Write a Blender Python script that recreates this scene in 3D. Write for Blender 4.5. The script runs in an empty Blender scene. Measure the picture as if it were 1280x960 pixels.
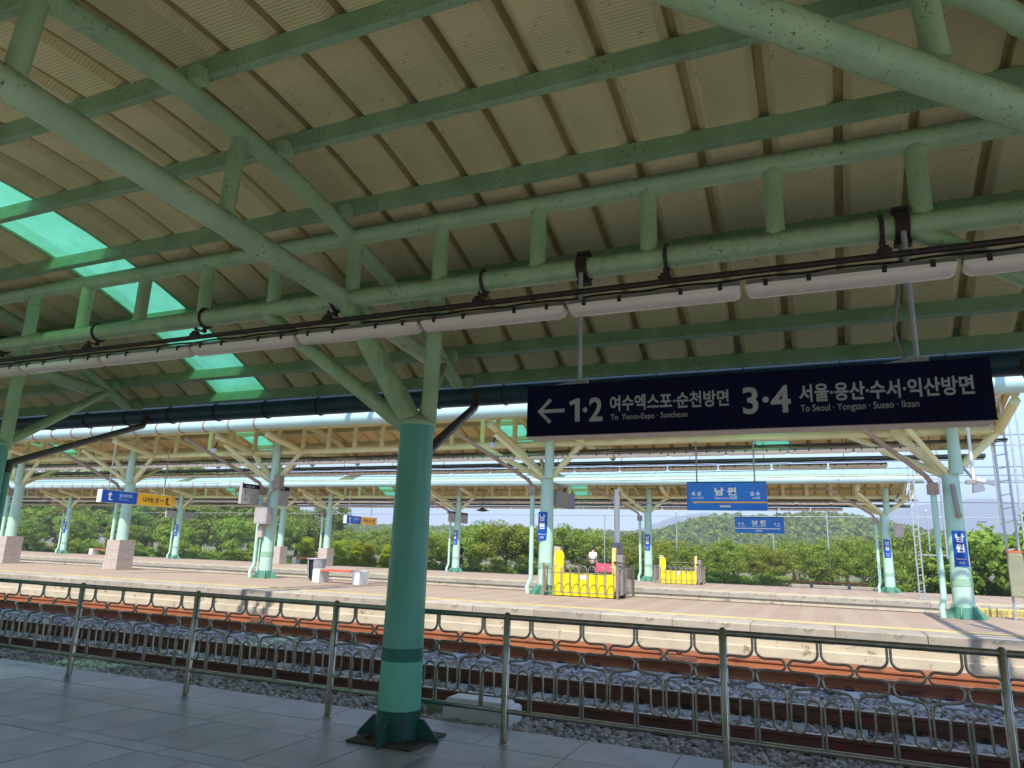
import bpy, bmesh, math, random
import numpy as np
from mathutils import Vector, Matrix
R = math.radians
PI = math.pi
random.seed(7)
SC = bpy.context.scene
COL = SC.collection

# ------------------------------------------------------------------ camera, sky, sun, exposure
cam = bpy.data.cameras.new('camera'); cam_o = bpy.data.objects.new('camera', cam); COL.objects.link(cam_o)
cam.sensor_width = 36; cam.lens = 36 * 882.1 / 1280; cam.clip_end = 9000; cam.clip_start = 0.05
_r = Vector((0.91821078, 0.39477446, 0.03228135)); _u = Vector((0.06224922, -0.22431136, 0.97252735)); _f = Vector((-0.39117004, 0.89097561, 0.23053951))
cam_o.matrix_world = Matrix(((_r.x, _u.x, -_f.x, 0), (_r.y, _u.y, -_f.y, 0), (_r.z, _u.z, -_f.z, 1.75), (0, 0, 0, 1)))
SC.camera = cam_o
SUN_EL = R(53); SUN_TRAVEL = Vector((-0.16, 1.0, 0)).normalized()
world = bpy.data.worlds.new('World'); SC.world = world; world.use_nodes = True
wn = world.node_tree.nodes; wl = world.node_tree.links
sky = wn.new('ShaderNodeTexSky'); sky.sky_type = 'NISHITA'; sky.sun_disc = False
sky.sun_elevation = SUN_EL; sky.sun_rotation = math.atan2(-SUN_TRAVEL.x, -SUN_TRAVEL.y)
sky.air_density = 0.75; sky.dust_density = 0.3; sky.ozone_density = 3.0
wl.new(sky.outputs[0], wn['Background'].inputs['Color']); wn['Background'].inputs['Strength']  .default_value = 0.138
sun = bpy.data.lights.new('sun', 'SUN'); sun.energy = 2.35; sun.angle = R(0.55); sun.color = (1.0, 0.94, 0.84)
sun_o = bpy.data.objects.new('sun', sun); COL.objects.link(sun_o)
sd = Vector((SUN_TRAVEL.x * math.cos(SUN_EL), SUN_TRAVEL.y * math.cos(SUN_EL), -math.sin(SUN_EL)))
sun_o.rotation_euler = sd.to_track_quat('-Z', 'Y').to_euler(); sun_o.location = (0, -20, 40)
SC.view_settings.view_transform = 'Standard'; SC.view_settings.look = 'None'
SC.view_settings.exposure = 1.68; SC.view_settings.gamma = 1.0; SC.view_settings.use_curve_mapping = False
SC.cycles.max_bounces = 10; SC.cycles.diffuse_bounces = 6; SC.cycles.transparent_max_bounces = 12
SC.cycles.volume_bounces = 0; SC.cycles.sample_clamp_indirect = 6

# ------------------------------------------------------------------ materials
def mat(name, col, rough=0.6, metal=0.0, col2=None, nscale=4.0, detail=6, rust=None, rust_amt=0.5, rust_scale=9.0,
        bump=0.0, bscale=60.0, spec=0.5, stretch=None, transl=0.0, rand=0.0, patchy=False, grime=None):
    m = bpy.data.materials.new(name); m.use_nodes = True
    nt = m.node_tree; N = nt.nodes; L = nt.links; b = N['Principled BSDF']
    b.inputs['Roughness'].default_value = rough; b.inputs['Metallic'].default_value = metal
    b.inputs['Specular IOR Level'].default_value = spec
    tc = N.new('ShaderNodeTexCoord'); src = tc.outputs['Object']
    if stretch:
        mp = N.new('ShaderNodeMapping'); mp.inputs['Scale'].default_value = stretch; L.new(src, mp.inputs[0]); src = mp.outputs[0]
    cur = None
    if col2 is None: col2 = tuple(c * 0.8 for c in col)
    nz = N.new('ShaderNodeTexNoise'); nz.inputs['Scale'].default_value = nscale; nz.inputs['Detail'].default_value = detail; L.new(src, nz.inputs['Vector'])
    rp = N.new('ShaderNodeValToRGB'); rp.color_ramp.elements[0].position = 0.35; rp.color_ramp.elements[1].position = 0.68
    rp.color_ramp.elements[0].color = (*col, 1); rp.color_ramp.elements[1].color = (*col2, 1)
    L.new(nz.outputs['Fac'], rp.inputs[0]); cur = rp.outputs[0]
    if rand > 0:
        oi = N.new('ShaderNodeObjectInfo'); hs = N.new('ShaderNodeHueSaturation')
        mr = N.new('ShaderNodeMapRange'); mr.inputs['To Min'].default_value = 1 - rand; mr.inputs['To Max'].default_value = 1 + rand
        L.new(oi.outputs['Random'], mr.inputs['Value']); L.new(mr.outputs[0], hs.inputs['Value']); L.new(cur, hs.inputs['Color']); cur = hs.outputs[0]
    if rust:
        n2 = N.new('ShaderNodeTexNoise'); n2.inputs['Scale'].default_value = rust_scale; n2.inputs['Detail'].default_value = 10; n2.inputs['Roughness'].default_value = 0.75
        L.new(src, n2.inputs['Vector'])
        r2 = N.new('ShaderNodeValToRGB'); r2.color_ramp.elements[0].position = rust_amt; r2.color_ramp.elements[1].position = rust_amt + 0.035
        L.new(n2.outputs['Fac'], r2.inputs[0])
        fac = r2.outputs[0]
        if patchy:
            n5 = N.new('ShaderNodeTexNoise'); n5.inputs['Scale'].default_value = 1.7; n5.inputs['Detail'].default_value = 4; L.new(tc.outputs['Object'], n5.inputs['Vector'])
            r5 = N.new('ShaderNodeValToRGB'); r5.color_ramp.elements[0].position = 0.47; r5.color_ramp.elements[1].position = 0.62; L.new(n5.outputs['Fac'], r5.inputs[0])
            mm = N.new('ShaderNodeMath'); mm.operation = 'MULTIPLY'; L.new(fac, mm.inputs[0]); L.new(r5.outputs[0], mm.inputs[1]); fac = mm.outputs[0]
        mx = N.new('ShaderNodeMix'); mx.data_type = 'RGBA'; L.new(fac, mx.inputs['Factor']); L.new(cur, mx.inputs['A']); mx.inputs['B'].default_value = (*rust, 1)
        cur = mx.outputs['Result']
    if grime:                                        # dust settled on upward faces, drip streaks on the flanks
        ge = N.new('ShaderNodeNewGeometry'); sx = N.new('ShaderNodeSeparateXYZ'); L.new(ge.outputs['Normal'], sx.inputs[0])
        n6 = N.new('ShaderNodeTexNoise'); n6.inputs['Scale'].default_value = 14; n6.inputs['Detail'].default_value = 6
        mp6 = N.new('ShaderNodeMapping'); mp6.inputs['Scale'].default_value = (1, 1, .12); L.new(tc.outputs['Object'], mp6.inputs[0]); L.new(mp6.outputs[0], n6.inputs['Vector'])
        ad = N.new('ShaderNodeMath'); ad.operation = 'MULTIPLY_ADD'; ad.inputs[1].default_value = 1.6; L.new(n6.outputs['Fac'], ad.inputs[0]); L.new(sx.outputs['Z'], ad.inputs[2])
        r6 = N.new('ShaderNodeMapRange'); r6.inputs['From Min'].default_value = 0.95; r6.inputs['From Max'].default_value = 1.5; r6.inputs['To Max'].default_value = 0.5; L.new(ad.outputs[0], r6.inputs['Value'])
        m6 = N.new('ShaderNodeMix'); m6.data_type = 'RGBA'; L.new(r6.outputs[0], m6.inputs['Factor']); L.new(cur, m6.inputs['A']); m6.inputs['B'].default_value = (*grime, 1); cur = m6.outputs['Result']
    L.new(cur, b.inputs['Base Color'])
    if bump > 0:
        n3 = N.new('ShaderNodeTexNoise'); n3.inputs['Scale'].default_value = bscale; n3.inputs['Detail'].default_value = 5; L.new(src, n3.inputs['Vector'])
        bp = N.new('ShaderNodeBump'); bp.inputs['Strength'].default_value = bump; bp.inputs['Distance'].default_value = 0.02
        L.new(n3.outputs['Fac'], bp.inputs['Height']); L.new(bp.outputs[0], b.inputs['Normal'])
    if transl > 0:
        tr = N.new('ShaderNodeBsdfTranslucent'); L.new(cur, tr.inputs['Color']); ms = N.new('ShaderNodeMixShader'); ms.inputs[0].default_value = transl
        L.new(b.outputs[0], ms.inputs[1]); L.new(tr.outputs[0], ms.inputs[2]); L.new(ms.outputs[0], N['Material Output'].inputs['Surface'])
    return m

M_ = None
RUST = (0.10, 0.045, 0.018)
M = {}
M['tube'] = mat('green_paint', (0.44, 0.62, 0.345), 0.42, col2=(0.34, 0.51, 0.28), nscale=2.5, rust=(0.05, 0.03, 0.018), rust_amt=0.575, rust_scale=30, patchy=True, grime=(0.17, 0.15, 0.08), bump=0.12, bscale=30)
M['tube_chip'] = mat('green_paint_chipped', (0.48, 0.63, 0.385), 0.42, col2=(0.38, 0.53, 0.32), nscale=2.5, rust=(0.04, 0.022, 0.02), rust_amt=0.575, rust_scale=13, patchy=True, grime=(0.17, 0.15, 0.08), bump=0.12, bscale=30)
M['purlin'] = mat('green_channel_paint', (0.33, 0.51, 0.29), 0.55, col2=(0.23, 0.38, 0.20), nscale=3, patchy=True, rust=(0.17, 0.09, 0.03), rust_amt=0.545, rust_scale=34)
M['purlin2'] = mat('cream_channel_paint', (0.52, 0.52, 0.28), 0.55, col2=(0.42, 0.43, 0.22), nscale=3)
M['tube2'] = mat('cream_green_paint_bounce_tinted', (0.80, 0.76, 0.42), 0.45, col2=(0.68, 0.66, 0.36), nscale=2, rust=(0.20, 0.10, 0.03), rust_amt=0.66, rust_scale=8)  # cream-green paint with yellow bounce light mixed into its colour
M['roof'] = mat('cream_roof_sheet', (0.74, 0.65, 0.34), 0.5, col2=(0.62, 0.55, 0.29), nscale=1.1, rust=(0.22, 0.18, 0.09), rust_amt=0.60, rust_scale=5, patchy=True, rand=0.10)
M['roof2'] = mat('cream_roof_sheet_bounce_tinted', (0.80, 0.62, 0.27), 0.5, col2=(0.70, 0.52, 0.22), nscale=1.2)  # orange bounce from the sunlit paving is put into the lining colour
M['roof_top'] = mat('pale_mint_roof_sheet', (0.36, 0.52, 0.49), 0.45, col2=(0.30, 0.46, 0.44), nscale=1.3, rust=(0.12, 0.34, 0.46), rust_amt=0.62, rust_scale=1.1)  # bluer blotches scattered at random through the rust slot
M['gutter_shaded'] = mat('teal_gutter_shade_tone', (0.030, 0.085, 0.10), 0.4, col2=(0.022, 0.06, 0.08), nscale=1.5)  # same gutter as the pale one, with its shade put into the colour
M['gutter_sunlit'] = mat('teal_gutter_sunlit_tone', (0.42, 0.57, 0.53), 0.35, col2=(0.36, 0.51, 0.48), nscale=1.0, rust=(0.07, 0.28, 0.42), rust_amt=0.63, rust_scale=1.6)  # the gutter's sunlit look put into its colour, plus random bluer blotches
M['strap_red'] = mat('faded_red_strap', (0.42, 0.12, 0.08), 0.6)
M['strap_dark'] = mat('black_strap', (0.02, 0.025, 0.03), 0.5)
M['col_teal'] = mat('teal_column_paint', (0.13, 0.46, 0.33), 0.36, col2=(0.105, 0.40, 0.29), nscale=1.5, rust=(0.05, 0.10, 0.07), rust_amt=0.66, rust_scale=30, bump=0.05)
M['col_mint'] = mat('mint_column_paint', (0.17, 0.60, 0.40), 0.4, col2=(0.15, 0.54, 0.36), nscale=2)
M['col_band'] = mat('green_column_band', (0.012, 0.19, 0.125), 0.4)
M['col_base'] = mat('dark_teal_column_base', (0.008, 0.10, 0.075), 0.45, rust=(0.06, 0.04, 0.02), rust_amt=0.585, rust_scale=12)
M['col_pale'] = mat('pale_mint_column_paint', (0.48, 0.70, 0.56), 0.4, col2=(0.40, 0.63, 0.51), nscale=1.6)
M['col_pale2'] = mat('pale_mint_column_band', (0.33, 0.56, 0.38), 0.4)
M['col_foot'] = mat('sea_green_column_foot', (0.12, 0.34, 0.25), 0.5)
M['pipe_dark'] = mat('dark_brown_pipe', (0.09, 0.07, 0.06), 0.35)
M['iron'] = mat('black_iron', (0.018, 0.016, 0.014), 0.5, col2=(0.05, 0.03, 0.018), nscale=20)
M['steel'] = mat('stainless_steel', (0.44, 0.425, 0.35), 0.25, metal=0.9, col2=(0.31, 0.30, 0.24), nscale=14)
M['diffuser'] = mat('milky_plastic', (0.92, 0.83, 0.72), 0.25, col2=(0.88, 0.78, 0.67), nscale=2)
M['grey_metal'] = mat('grey_metal', (0.30, 0.29, 0.28), 0.45, col2=(0.22, 0.21, 0.20), nscale=8)
M['galv'] = mat('galvanised_steel', (0.48, 0.50, 0.52), 0.4, metal=0.4, col2=(0.36, 0.38, 0.40), nscale=9)
M['navy'] = mat('navy_sign_panel', (0.003, 0.004, 0.030), 0.55, col2=(0.002, 0.003, 0.022), nscale=2, spec=0.12)
M['letter_grey'] = mat('grey_lettering', (0.42, 0.44, 0.42), 0.5)
M['white'] = mat('white_paint', (0.78, 0.78, 0.75), 0.5, col2=(0.70, 0.70, 0.68))
M['sign_bottom'] = mat('milky_sign_underside', (0.80, 0.66, 0.58), 0.4)
M['blue'] = mat('blue_sign_panel', (0.004, 0.085, 0.42), 0.3, col2=(0.004, 0.07, 0.36), nscale=1)
M['azure'] = mat('azure_sign_panel', (0.006, 0.17, 0.50), 0.3, col2=(0.005, 0.11, 0.42), nscale=0.8)
M['yellow'] = mat('yellow_sign_panel', (0.80, 0.44, 0.01), 0.35, col2=(0.74, 0.40, 0.01))
M['bright_yellow'] = mat('bright_yellow_steel', (0.86, 0.74, 0.01), 0.4, col2=(0.78, 0.66, 0.01))
M['black'] = mat('black_lettering', (0.02, 0.02, 0.02), 0.5)
M['red'] = mat('red_plastic', (0.32, 0.03, 0.02), 0.5)
M['pink'] = mat('pink_board', (0.80, 0.12, 0.22), 0.5)
M['orange'] = mat('orange_rail_paint', (0.52, 0.14, 0.06), 0.6)
M['seat_red'] = mat('terracotta_seat', (0.55, 0.13, 0.08), 0.55)
M['concrete'] = mat('concrete', (0.46, 0.41, 0.33), 0.85, col2=(0.36, 0.32, 0.26), nscale=3, bump=0.25, bscale=40, rust=(0.20, 0.17, 0.14), rust_amt=0.64, rust_scale=5)
M['wall_cream'] = mat('cream_concrete_wall', (0.58, 0.50, 0.36), 0.85, col2=(0.46, 0.40, 0.30), nscale=2.2, bump=0.2, bscale=30, rust=(0.26, 0.19, 0.11), rust_amt=0.58, rust_scale=3)
M['coping'] = mat('coping_concrete', (0.46, 0.40, 0.31), 0.85, col2=(0.33, 0.29, 0.235), nscale=2.2, bump=0.3, bscale=60, rand=0.13, rust=(0.20, 0.17, 0.13), rust_amt=0.53, rust_scale=5, patchy=True)
M['granite'] = mat('granite_tile', (0.34, 0.32, 0.30), 0.33, col2=(0.20, 0.19, 0.19), nscale=2.3, detail=10, bump=0.07, bscale=160, rust=(0.34, 0.32, 0.30), rust_amt=0.60, rust_scale=55, patchy=True, rand=0.16)
M['grout'] = mat('dark_joint', (0.045, 0.045, 0.045), 0.9)
M['pedestal'] = mat('pink_granite', (0.52, 0.44, 0.37), 0.6, col2=(0.43, 0.36, 0.31), nscale=6, rust=(0.3, 0.24, 0.2), rust_amt=0.62, rust_scale=40)
M['rail'] = mat('rusty_rail_steel', (0.21, 0.085, 0.045), 0.7, col2=(0.12, 0.055, 0.035), nscale=5, stretch=(0.3, 1, 1), bump=0.2)
M['rail_orange'] = mat('orange_rusty_steel', (0.40, 0.14, 0.055), 0.75, col2=(0.30, 0.10, 0.045), nscale=4, stretch=(0.25, 1, 1), rust=(0.12, 0.05, 0.03), rust_amt=0.53, rust_scale=6, patchy=True, bump=0.3)
M['rail_top'] = mat('polished_rail_head', (0.42, 0.34, 0.30), 0.3, metal=0.8)
M['sleeper'] = mat('concrete_sleeper', (0.50, 0.49, 0.46), 0.85, col2=(0.38, 0.36, 0.33), nscale=5, bump=0.2, bscale=40, rand=0.12)
M['ballast'] = mat('grey_ballast_stone', (0.42, 0.41, 0.41), 0.85, col2=(0.28, 0.27, 0.275), nscale=2.0)
M['ballast_bed'] = mat('ballast_bed', (0.26, 0.25, 0.24), 0.95, col2=(0.12, 0.11, 0.11), nscale=28, bump=1.0, bscale=22)
M['soil'] = mat('dry_soil', (0.22, 0.17, 0.09), 0.95, col2=(0.10, 0.12, 0.035), nscale=0.5, bump=0.4, bscale=3)
M['mountain'] = mat('far_forest', (0.045, 0.07, 0.035), 0.95, col2=(0.03, 0.05, 0.03), nscale=0.01)
M['bark'] = mat('bark', (0.14, 0.10, 0.07), 0.9, col2=(0.09, 0.065, 0.05), nscale=10, bump=0.4)
M['skin'] = mat('skin', (0.55, 0.33, 0.23), 0.6); M['hair'] = mat('black_hair', (0.012, 0.01, 0.01), 0.5)
M['cloth_black'] = mat('black_cloth', (0.018, 0.018, 0.022), 0.85); M['cloth_white'] = mat('white_cloth', (0.78, 0.79, 0.82), 0.85)
M['lamp_glass'] = mat('frosted_glass', (0.7, 0.72, 0.72), 0.2)

def leaf_mat(name, c1, c2, c3, transl=0.35):
    m = bpy.data.materials.new(name); m.use_nodes = True; nt = m.node_tree; N = nt.nodes; L = nt.links; b = N['Principled BSDF']
    b.inputs['Roughness'].default_value = 0.55; b.inputs['Specular IOR Level'].default_value = 0.25
    g = N.new('ShaderNodeNewGeometry'); rp = N.new('ShaderNodeValToRGB'); e = rp.color_ramp.elements
    e[0].position = 0.0; e[0].color = (*c1, 1); e[1].position = 1.0; e[1].color = (*c3, 1); k = e.new(0.55); k.color = (*c2, 1)
    oi = N.new('ShaderNodeObjectInfo'); hs = N.new('ShaderNodeHueSaturation'); mr = N.new('ShaderNodeMapRange')
    mr.inputs['To Min'].default_value = 0.78; mr.inputs['To Max'].default_value = 1.2
    L.new(oi.outputs['Random'], mr.inputs['Value']); L.new(mr.outputs[0], hs.inputs['Value'])
    mh = N.new('ShaderNodeMapRange'); mh.inputs['To Min'].default_value = 0.485; mh.inputs['To Max'].default_value = 0.515
    L.new(oi.outputs['Random'], mh.inputs['Value']); L.new(mh.outputs[0], hs.inputs['Hue'])
    L.new(g.outputs['Random Per Island'], rp.inputs[0]); L.new(rp.outputs[0], hs.inputs['Color']); L.new(hs.outputs[0], b.inputs['Base Color'])
    tr = N.new('ShaderNodeBsdfTranslucent'); L.new(hs.outputs[0], tr.inputs['Color']); ms = N.new('ShaderNodeMixShader'); ms.inputs[0].default_value = 0.45
    L.new(b.outputs[0], ms.inputs[1]); L.new(tr.outputs[0], ms.inputs[2]); L.new(ms.outputs[0], N['Material Output'].inputs['Surface'])
    return m
M['leaf'] = leaf_mat('green_leaves', (0.11, 0.19, 0.02), (0.25, 0.34, 0.04), (0.40, 0.48, 0.08))
M['leaf_dark'] = leaf_mat('dark_green_leaves', (0.08, 0.15, 0.02), (0.19, 0.28, 0.04), (0.33, 0.41, 0.07))
M['leaf_big'] = leaf_mat('broad_green_leaves', (0.14, 0.24, 0.02), (0.25, 0.36, 0.045), (0.36, 0.47, 0.08))
M['leaf_yellow'] = leaf_mat('yellow_green_leaves', (0.30, 0.36, 0.01), (0.42, 0.47, 0.015), (0.50, 0.53, 0.03))
M['leaf_grass'] = leaf_mat('grass_blades', (0.09, 0.17, 0.02), (0.15, 0.25, 0.03), (0.26, 0.31, 0.07))
M['leaf_autumn'] = leaf_mat('tinged_leaves', (0.15, 0.22, 0.02), (0.27, 0.35, 0.04), (0.46, 0.42, 0.08))

def paver_mat():
    m = bpy.data.materials.new('red_block_paving'); m.use_nodes = True; nt = m.node_tree; N = nt.nodes; L = nt.links; b = N['Principled BSDF']
    b.inputs['Roughness'].default_value = 0.85
    tc = N.new('ShaderNodeTexCoord'); br = N.new('ShaderNodeTexBrick'); br.inputs['Scale'].default_value = 1.0
    br.inputs['Brick Width'].default_value = 0.22; br.inputs['Row Height'].default_value = 0.11; br.inputs['Mortar Size'].default_value = 0.006
    br.inputs['Color1'].default_value = (0.42, 0.29, 0.205, 1); br.inputs['Color2'].default_value = (0.35, 0.26, 0.19, 1); br.inputs['Mortar'].default_value = (0.22, 0.17, 0.13, 1)
    L.new(tc.outputs['Object'], br.inputs['Vector'])
    sx = N.new('ShaderNodeSeparateXYZ'); L.new(tc.outputs['Object'], sx.inputs[0])
    md = N.new('ShaderNodeMath'); md.operation = 'PINGPONG'; md.inputs[1].default_value = 0.45; L.new(sx.outputs['X'], md.inputs[0])
    gt = N.new('ShaderNodeMath'); gt.operation = 'GREATER_THAN'; gt.inputs[1].default_value = 0.30; L.new(md.outputs[0], gt.inputs[0])
    mx = N.new('ShaderNodeMix'); mx.data_type = 'RGBA'; mf = N.new('ShaderNodeMath'); mf.operation = 'MULTIPLY'; mf.inputs[1].default_value = 0.3
    L.new(gt.outputs[0], mf.inputs[0]); L.new(mf.outputs[0], mx.inputs['Factor']); L.new(br.outputs['Color'], mx.inputs['A']); mx.inputs['B'].default_value = (0.46, 0.38, 0.28, 1)
    nz = N.new('ShaderNodeTexNoise'); nz.inputs['Scale'].default_value = 0.8; nz.inputs['Detail'].default_value = 8; L.new(tc.outputs['Object'], nz.inputs['Vector'])
    m2 = N.new('ShaderNodeMix'); m2.data_type = 'RGBA'; mr = N.new('ShaderNodeMapRange'); mr.inputs['From Min'].default_value = 0.35; mr.inputs['From Max'].default_value = 0.75
    mr.inputs['To Max'].default_value = 0.55; L.new(nz.outputs['Fac'], mr.inputs['Value']); L.new(mr.outputs[0], m2.inputs['Factor'])
    L.new(mx.outputs['Result'], m2.inputs['A']); m2.inputs['B'].default_value = (0.42, 0.34, 0.26, 1); L.new(m2.outputs['Result'], b.inputs['Base Color'])
    return m
M['paver'] = paver_mat()
M['tactile'] = mat('yellow_tactile', (0.62, 0.50, 0.20), 0.8, col2=(0.54, 0.46, 0.24), nscale=2, rand=0.08)

def skylight_mat():
    m = bpy.data.materials.new('teal_skylight_plastic'); m.use_nodes = True; nt = m.node_tree; N = nt.nodes; L = nt.links
    b = N['Principled BSDF']; b.inputs['Base Color'].default_value = (0.12, 0.62, 0.42, 1); b.inputs['Roughness'].default_value = 0.3
    nz = N.new('ShaderNodeTexNoise'); nz.inputs['Scale'].default_value = 3.2; nz.inputs['Detail'].default_value = 10; nz.inputs['Roughness'].default_value = 0.65
    rp = N.new('ShaderNodeValToRGB'); rp.color_ramp.elements[0].position = .35; rp.color_ramp.elements[1].position = .7; rp.color_ramp.elements[0].color = (0.17, 0.62, 0.36, 1); rp.color_ramp.elements[1].color = (0.12, 0.48, 0.27, 1)
    tc = N.new('ShaderNodeTexCoord'); L.new(tc.outputs['Object'], nz.inputs['Vector']); L.new(nz.outputs['Fac'], rp.inputs[0])
    tr = N.new('ShaderNodeBsdfTranslucent'); L.new(rp.outputs[0], tr.inputs['Color'])
    tp = N.new('ShaderNodeBsdfTransparent'); tp.inputs['Color'].default_value = (0.19, 0.50, 0.30, 1)
    ms = N.new('ShaderNodeMixShader'); ms.inputs[0].default_value = 0.35; L.new(tr.outputs[0], ms.inputs[1]); L.new(tp.outputs[0], ms.inputs[2])
    m2 = N.new('ShaderNodeMixShader'); m2.inputs[0].default_value = 0.85; L.new(b.outputs[0], m2.inputs[1]); L.new(ms.outputs[0], m2.inputs[2])
    L.new(m2.outputs[0], N['Material Output'].inputs['Surface'])
    return m
M['skylight'] = skylight_mat()

# ------------------------------------------------------------------ mesh helpers
class MB:
    def __init__(s): s.v = []; s.f = []; s.smooth = []
    def add(s, vs, fs, sm=False):
        o = len(s.v); s.v += [tuple(p) for p in vs]; s.f += [tuple(i + o for i in f) for f in fs]; s.smooth += [sm] * len(fs); return s
    def box(s, x0, x1, y0, y1, z0, z1):
        v = [(x0, y0, z0), (x1, y0, z0), (x1, y1, z0), (x0, y1, z0), (x0, y0, z1), (x1, y0, z1), (x1, y1, z1), (x0, y1, z1)]
        return s.add(v, [(0, 3, 2, 1), (4, 5, 6, 7), (0, 1, 5, 4), (1, 2, 6, 5), (2, 3, 7, 6), (3, 0, 4, 7)])
    def bbox(s, x0, x1, y0, y1, z0, z1, b=0.01):           # box with chamfered top edges
        v = [(x0, y0, z0), (x1, y0, z0), (x1, y1, z0), (x0, y1, z0), (x0, y0, z1 - b), (x1, y0, z1 - b), (x1, y1, z1 - b), (x0, y1, z1 - b),
             (x0 + b, y0 + b, z1), (x1 - b, y0 + b, z1), (x1 - b, y1 - b, z1), (x0 + b, y1 - b, z1)]
        return s.add(v, [(0, 3, 2, 1), (0, 1, 5, 4), (1, 2, 6, 5), (2, 3, 7, 6), (3, 0, 4, 7), (4, 5, 9, 8), (5, 6, 10, 9), (6, 7, 11, 10), (7, 4, 8, 11), (8, 9, 10, 11)])
    def path(s, pts, r, n=8, cap=True, rs=None, closed=False):
        pts = [Vector(p) for p in pts]; m = len(pts); rings = []; prev = None
        for i, p in enumerate(pts):
            if i == 0: t = pts[1] - p
            elif i == m - 1: t = p - pts[i - 1]
            else: t = (pts[i + 1] - p).normalized() + (p - pts[i - 1]).normalized()
            t.normalize()
            if prev is None:
                a = Vector((0, 0, 1)) if abs(t.z) < 0.9 else Vector((1, 0, 0)); u = t.cross(a).normalized()
            else:
                u = prev - t * prev.dot(t); u.normalize()
            prev = u; w = t.cross(u); rr = rs[i] if rs else r
            if 0 < i < m - 1:
                c = (pts[i + 1] - p).normalized().dot((p - pts[i - 1]).normalized()); c = max(min(c, 1), -0.9)
            rings.append([p + (u * math.cos(2 * PI * k / n) + w * math.sin(2 * PI * k / n)) * rr for k in range(n)])
        vs = [q for ring in rings for q in ring]; fs = []
        for i in range(m - 1):
            for k in range(n): fs.append((i * n + k, i * n + (k + 1) % n, (i + 1) * n + (k + 1) % n, (i + 1) * n + k))
        s.add(vs, fs, True)
        if cap:
            s.add(rings[0], [tuple(range(n - 1, -1, -1))]); s.add(rings[-1], [tuple(range(n))])
        return s
    def tube(s, a, b, r, n=12, r2=None): return s.path([a, b], r, n, rs=[r, r if r2 is None else r2])
    def prism(s, prof, x0, x1, axis='x', cap=True, sm=False):  # closed profile (a,b) extruded on axis
        n = len(prof)
        def P(a, b, t): return {'x': (t, a, b), 'y': (a, t, b), 'z': (a, b, t)}[axis]
        vs = [P(a, b, x0) for a, b in prof] + [P(a, b, x1) for a, b in prof]
        s.add(vs, [(i, (i + 1) % n, n + (i + 1) % n, n + i) for i in range(n)], sm)
        if cap: s.add([P(a, b, x0) for a, b in prof], [tuple(range(n - 1, -1, -1))]); s.add([P(a, b, x1) for a, b in prof], [tuple(range(n))])
        return s
    def sphere(s, c, r, n=10, m=7, sx=1, sy=1, sz=1):
        vs = []; fs = []
        for j in range(m + 1):
            a = PI * j / m
            for i in range(n): vs.append((c[0] + r * sx * math.sin(a) * math.cos(2 * PI * i / n), c[1] + r * sy * math.sin(a) * math.sin(2 * PI * i / n), c[2] + r * sz * math.cos(a)))
        for j in range(m):
            for i in range(n): fs.append((j * n + i, (j + 1) * n + i, (j + 1) * n + (i + 1) % n, j * n + (i + 1) % n))
        return s.add(vs, fs, True)
    def mesh(s, name, material):
        me = bpy.data.meshes.new(name); me.from_pydata(s.v, [], s.f)
        me.polygons.foreach_set('use_smooth', s.smooth); me.materials.append(material); me.update(); return me

def link(o, parent=None):
    COL.objects.link(o)
    if parent is not None: o.parent = parent
    return o
def part(name, mesh, parent=None, loc=(0, 0, 0), rot=(0, 0, 0), label=None, scale=None):
    o = bpy.data.objects.new(name, mesh); o.location = loc; o.rotation_euler = rot
    if scale: o.scale = scale
    if label: o['label'] = label
    return link(o, parent)
def tag(o, label, cat, group=None, kind=None):
    o['label'] = label; o['category'] = cat
    if group: o['group'] = group
    if kind: o['kind'] = kind
    return o
def thing(name, label, cat, loc=(0, 0, 0), rot=0, group=None):
    o = bpy.data.objects.new(name, None); o.empty_display_size = 0.2; o.location = loc; o.rotation_euler = (0, 0, rot)
    link(o); return tag(o, label, cat, group)
def struct(name, mesh, loc=(0, 0, 0)):
    o = part(name, mesh, None, loc); o['kind'] = 'structure'; return o
def copy_tree(src, loc, label=None, group=None, parent=None, rot=None):
    c = src.copy(); COL.objects.link(c); c.parent = parent
    if parent is None:
        c.location = loc
        if rot is not None: c.rotation_euler = (0, 0, rot)
        if label: c['label'] = label
        if group: c['group'] = group
    for ch in list(src.children): copy_tree(ch, None, parent=c)
    return c
def text_mesh(txt, size, material, bold=0.0, align='LEFT', depth=0.002, spacing=1.0):
    cu = bpy.data.curves.new('lettering', 'FONT'); cu.body = txt; cu.size = size; cu.offset = bold; cu.align_x = align; cu.extrude = depth
    cu.resolution_u = 3; cu.space_character = spacing
    o = bpy.data.objects.new('tmp', cu); COL.objects.link(o); dg = bpy.context.evaluated_depsgraph_get()
    me = bpy.data.meshes.new_from_object(o.evaluated_get(dg)); me.name = 'lettering'; me.materials.clear(); me.materials.append(material)
    bpy.data.objects.remove(o); bpy.data.curves.remove(cu); return me
def lettering(txt, size, material, parent, x, z, y=-0.003, width=None, bold=0.0, align='LEFT', rot=(PI / 2, 0, 0), name='lettering'):
    me = text_mesh(txt, size, material, bold, align)
    o = part(name, me, parent, (x, y, z), rot)
    if width:
        xs = [v.co.x for v in me.vertices]
        if xs:
            w = max(xs) - min(xs); o.scale = (width / w, 1, 1)
            if align == 'LEFT': o.location.x = x - min(xs) * width / w * math.cos(rot[2])
    return o
def nth(i):
    i += 1; return f"{i}{'th' if 10 <= i % 100 <= 20 else {1: 'st', 2: 'nd', 3: 'rd'}.get(i % 10, 'th')}"
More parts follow.
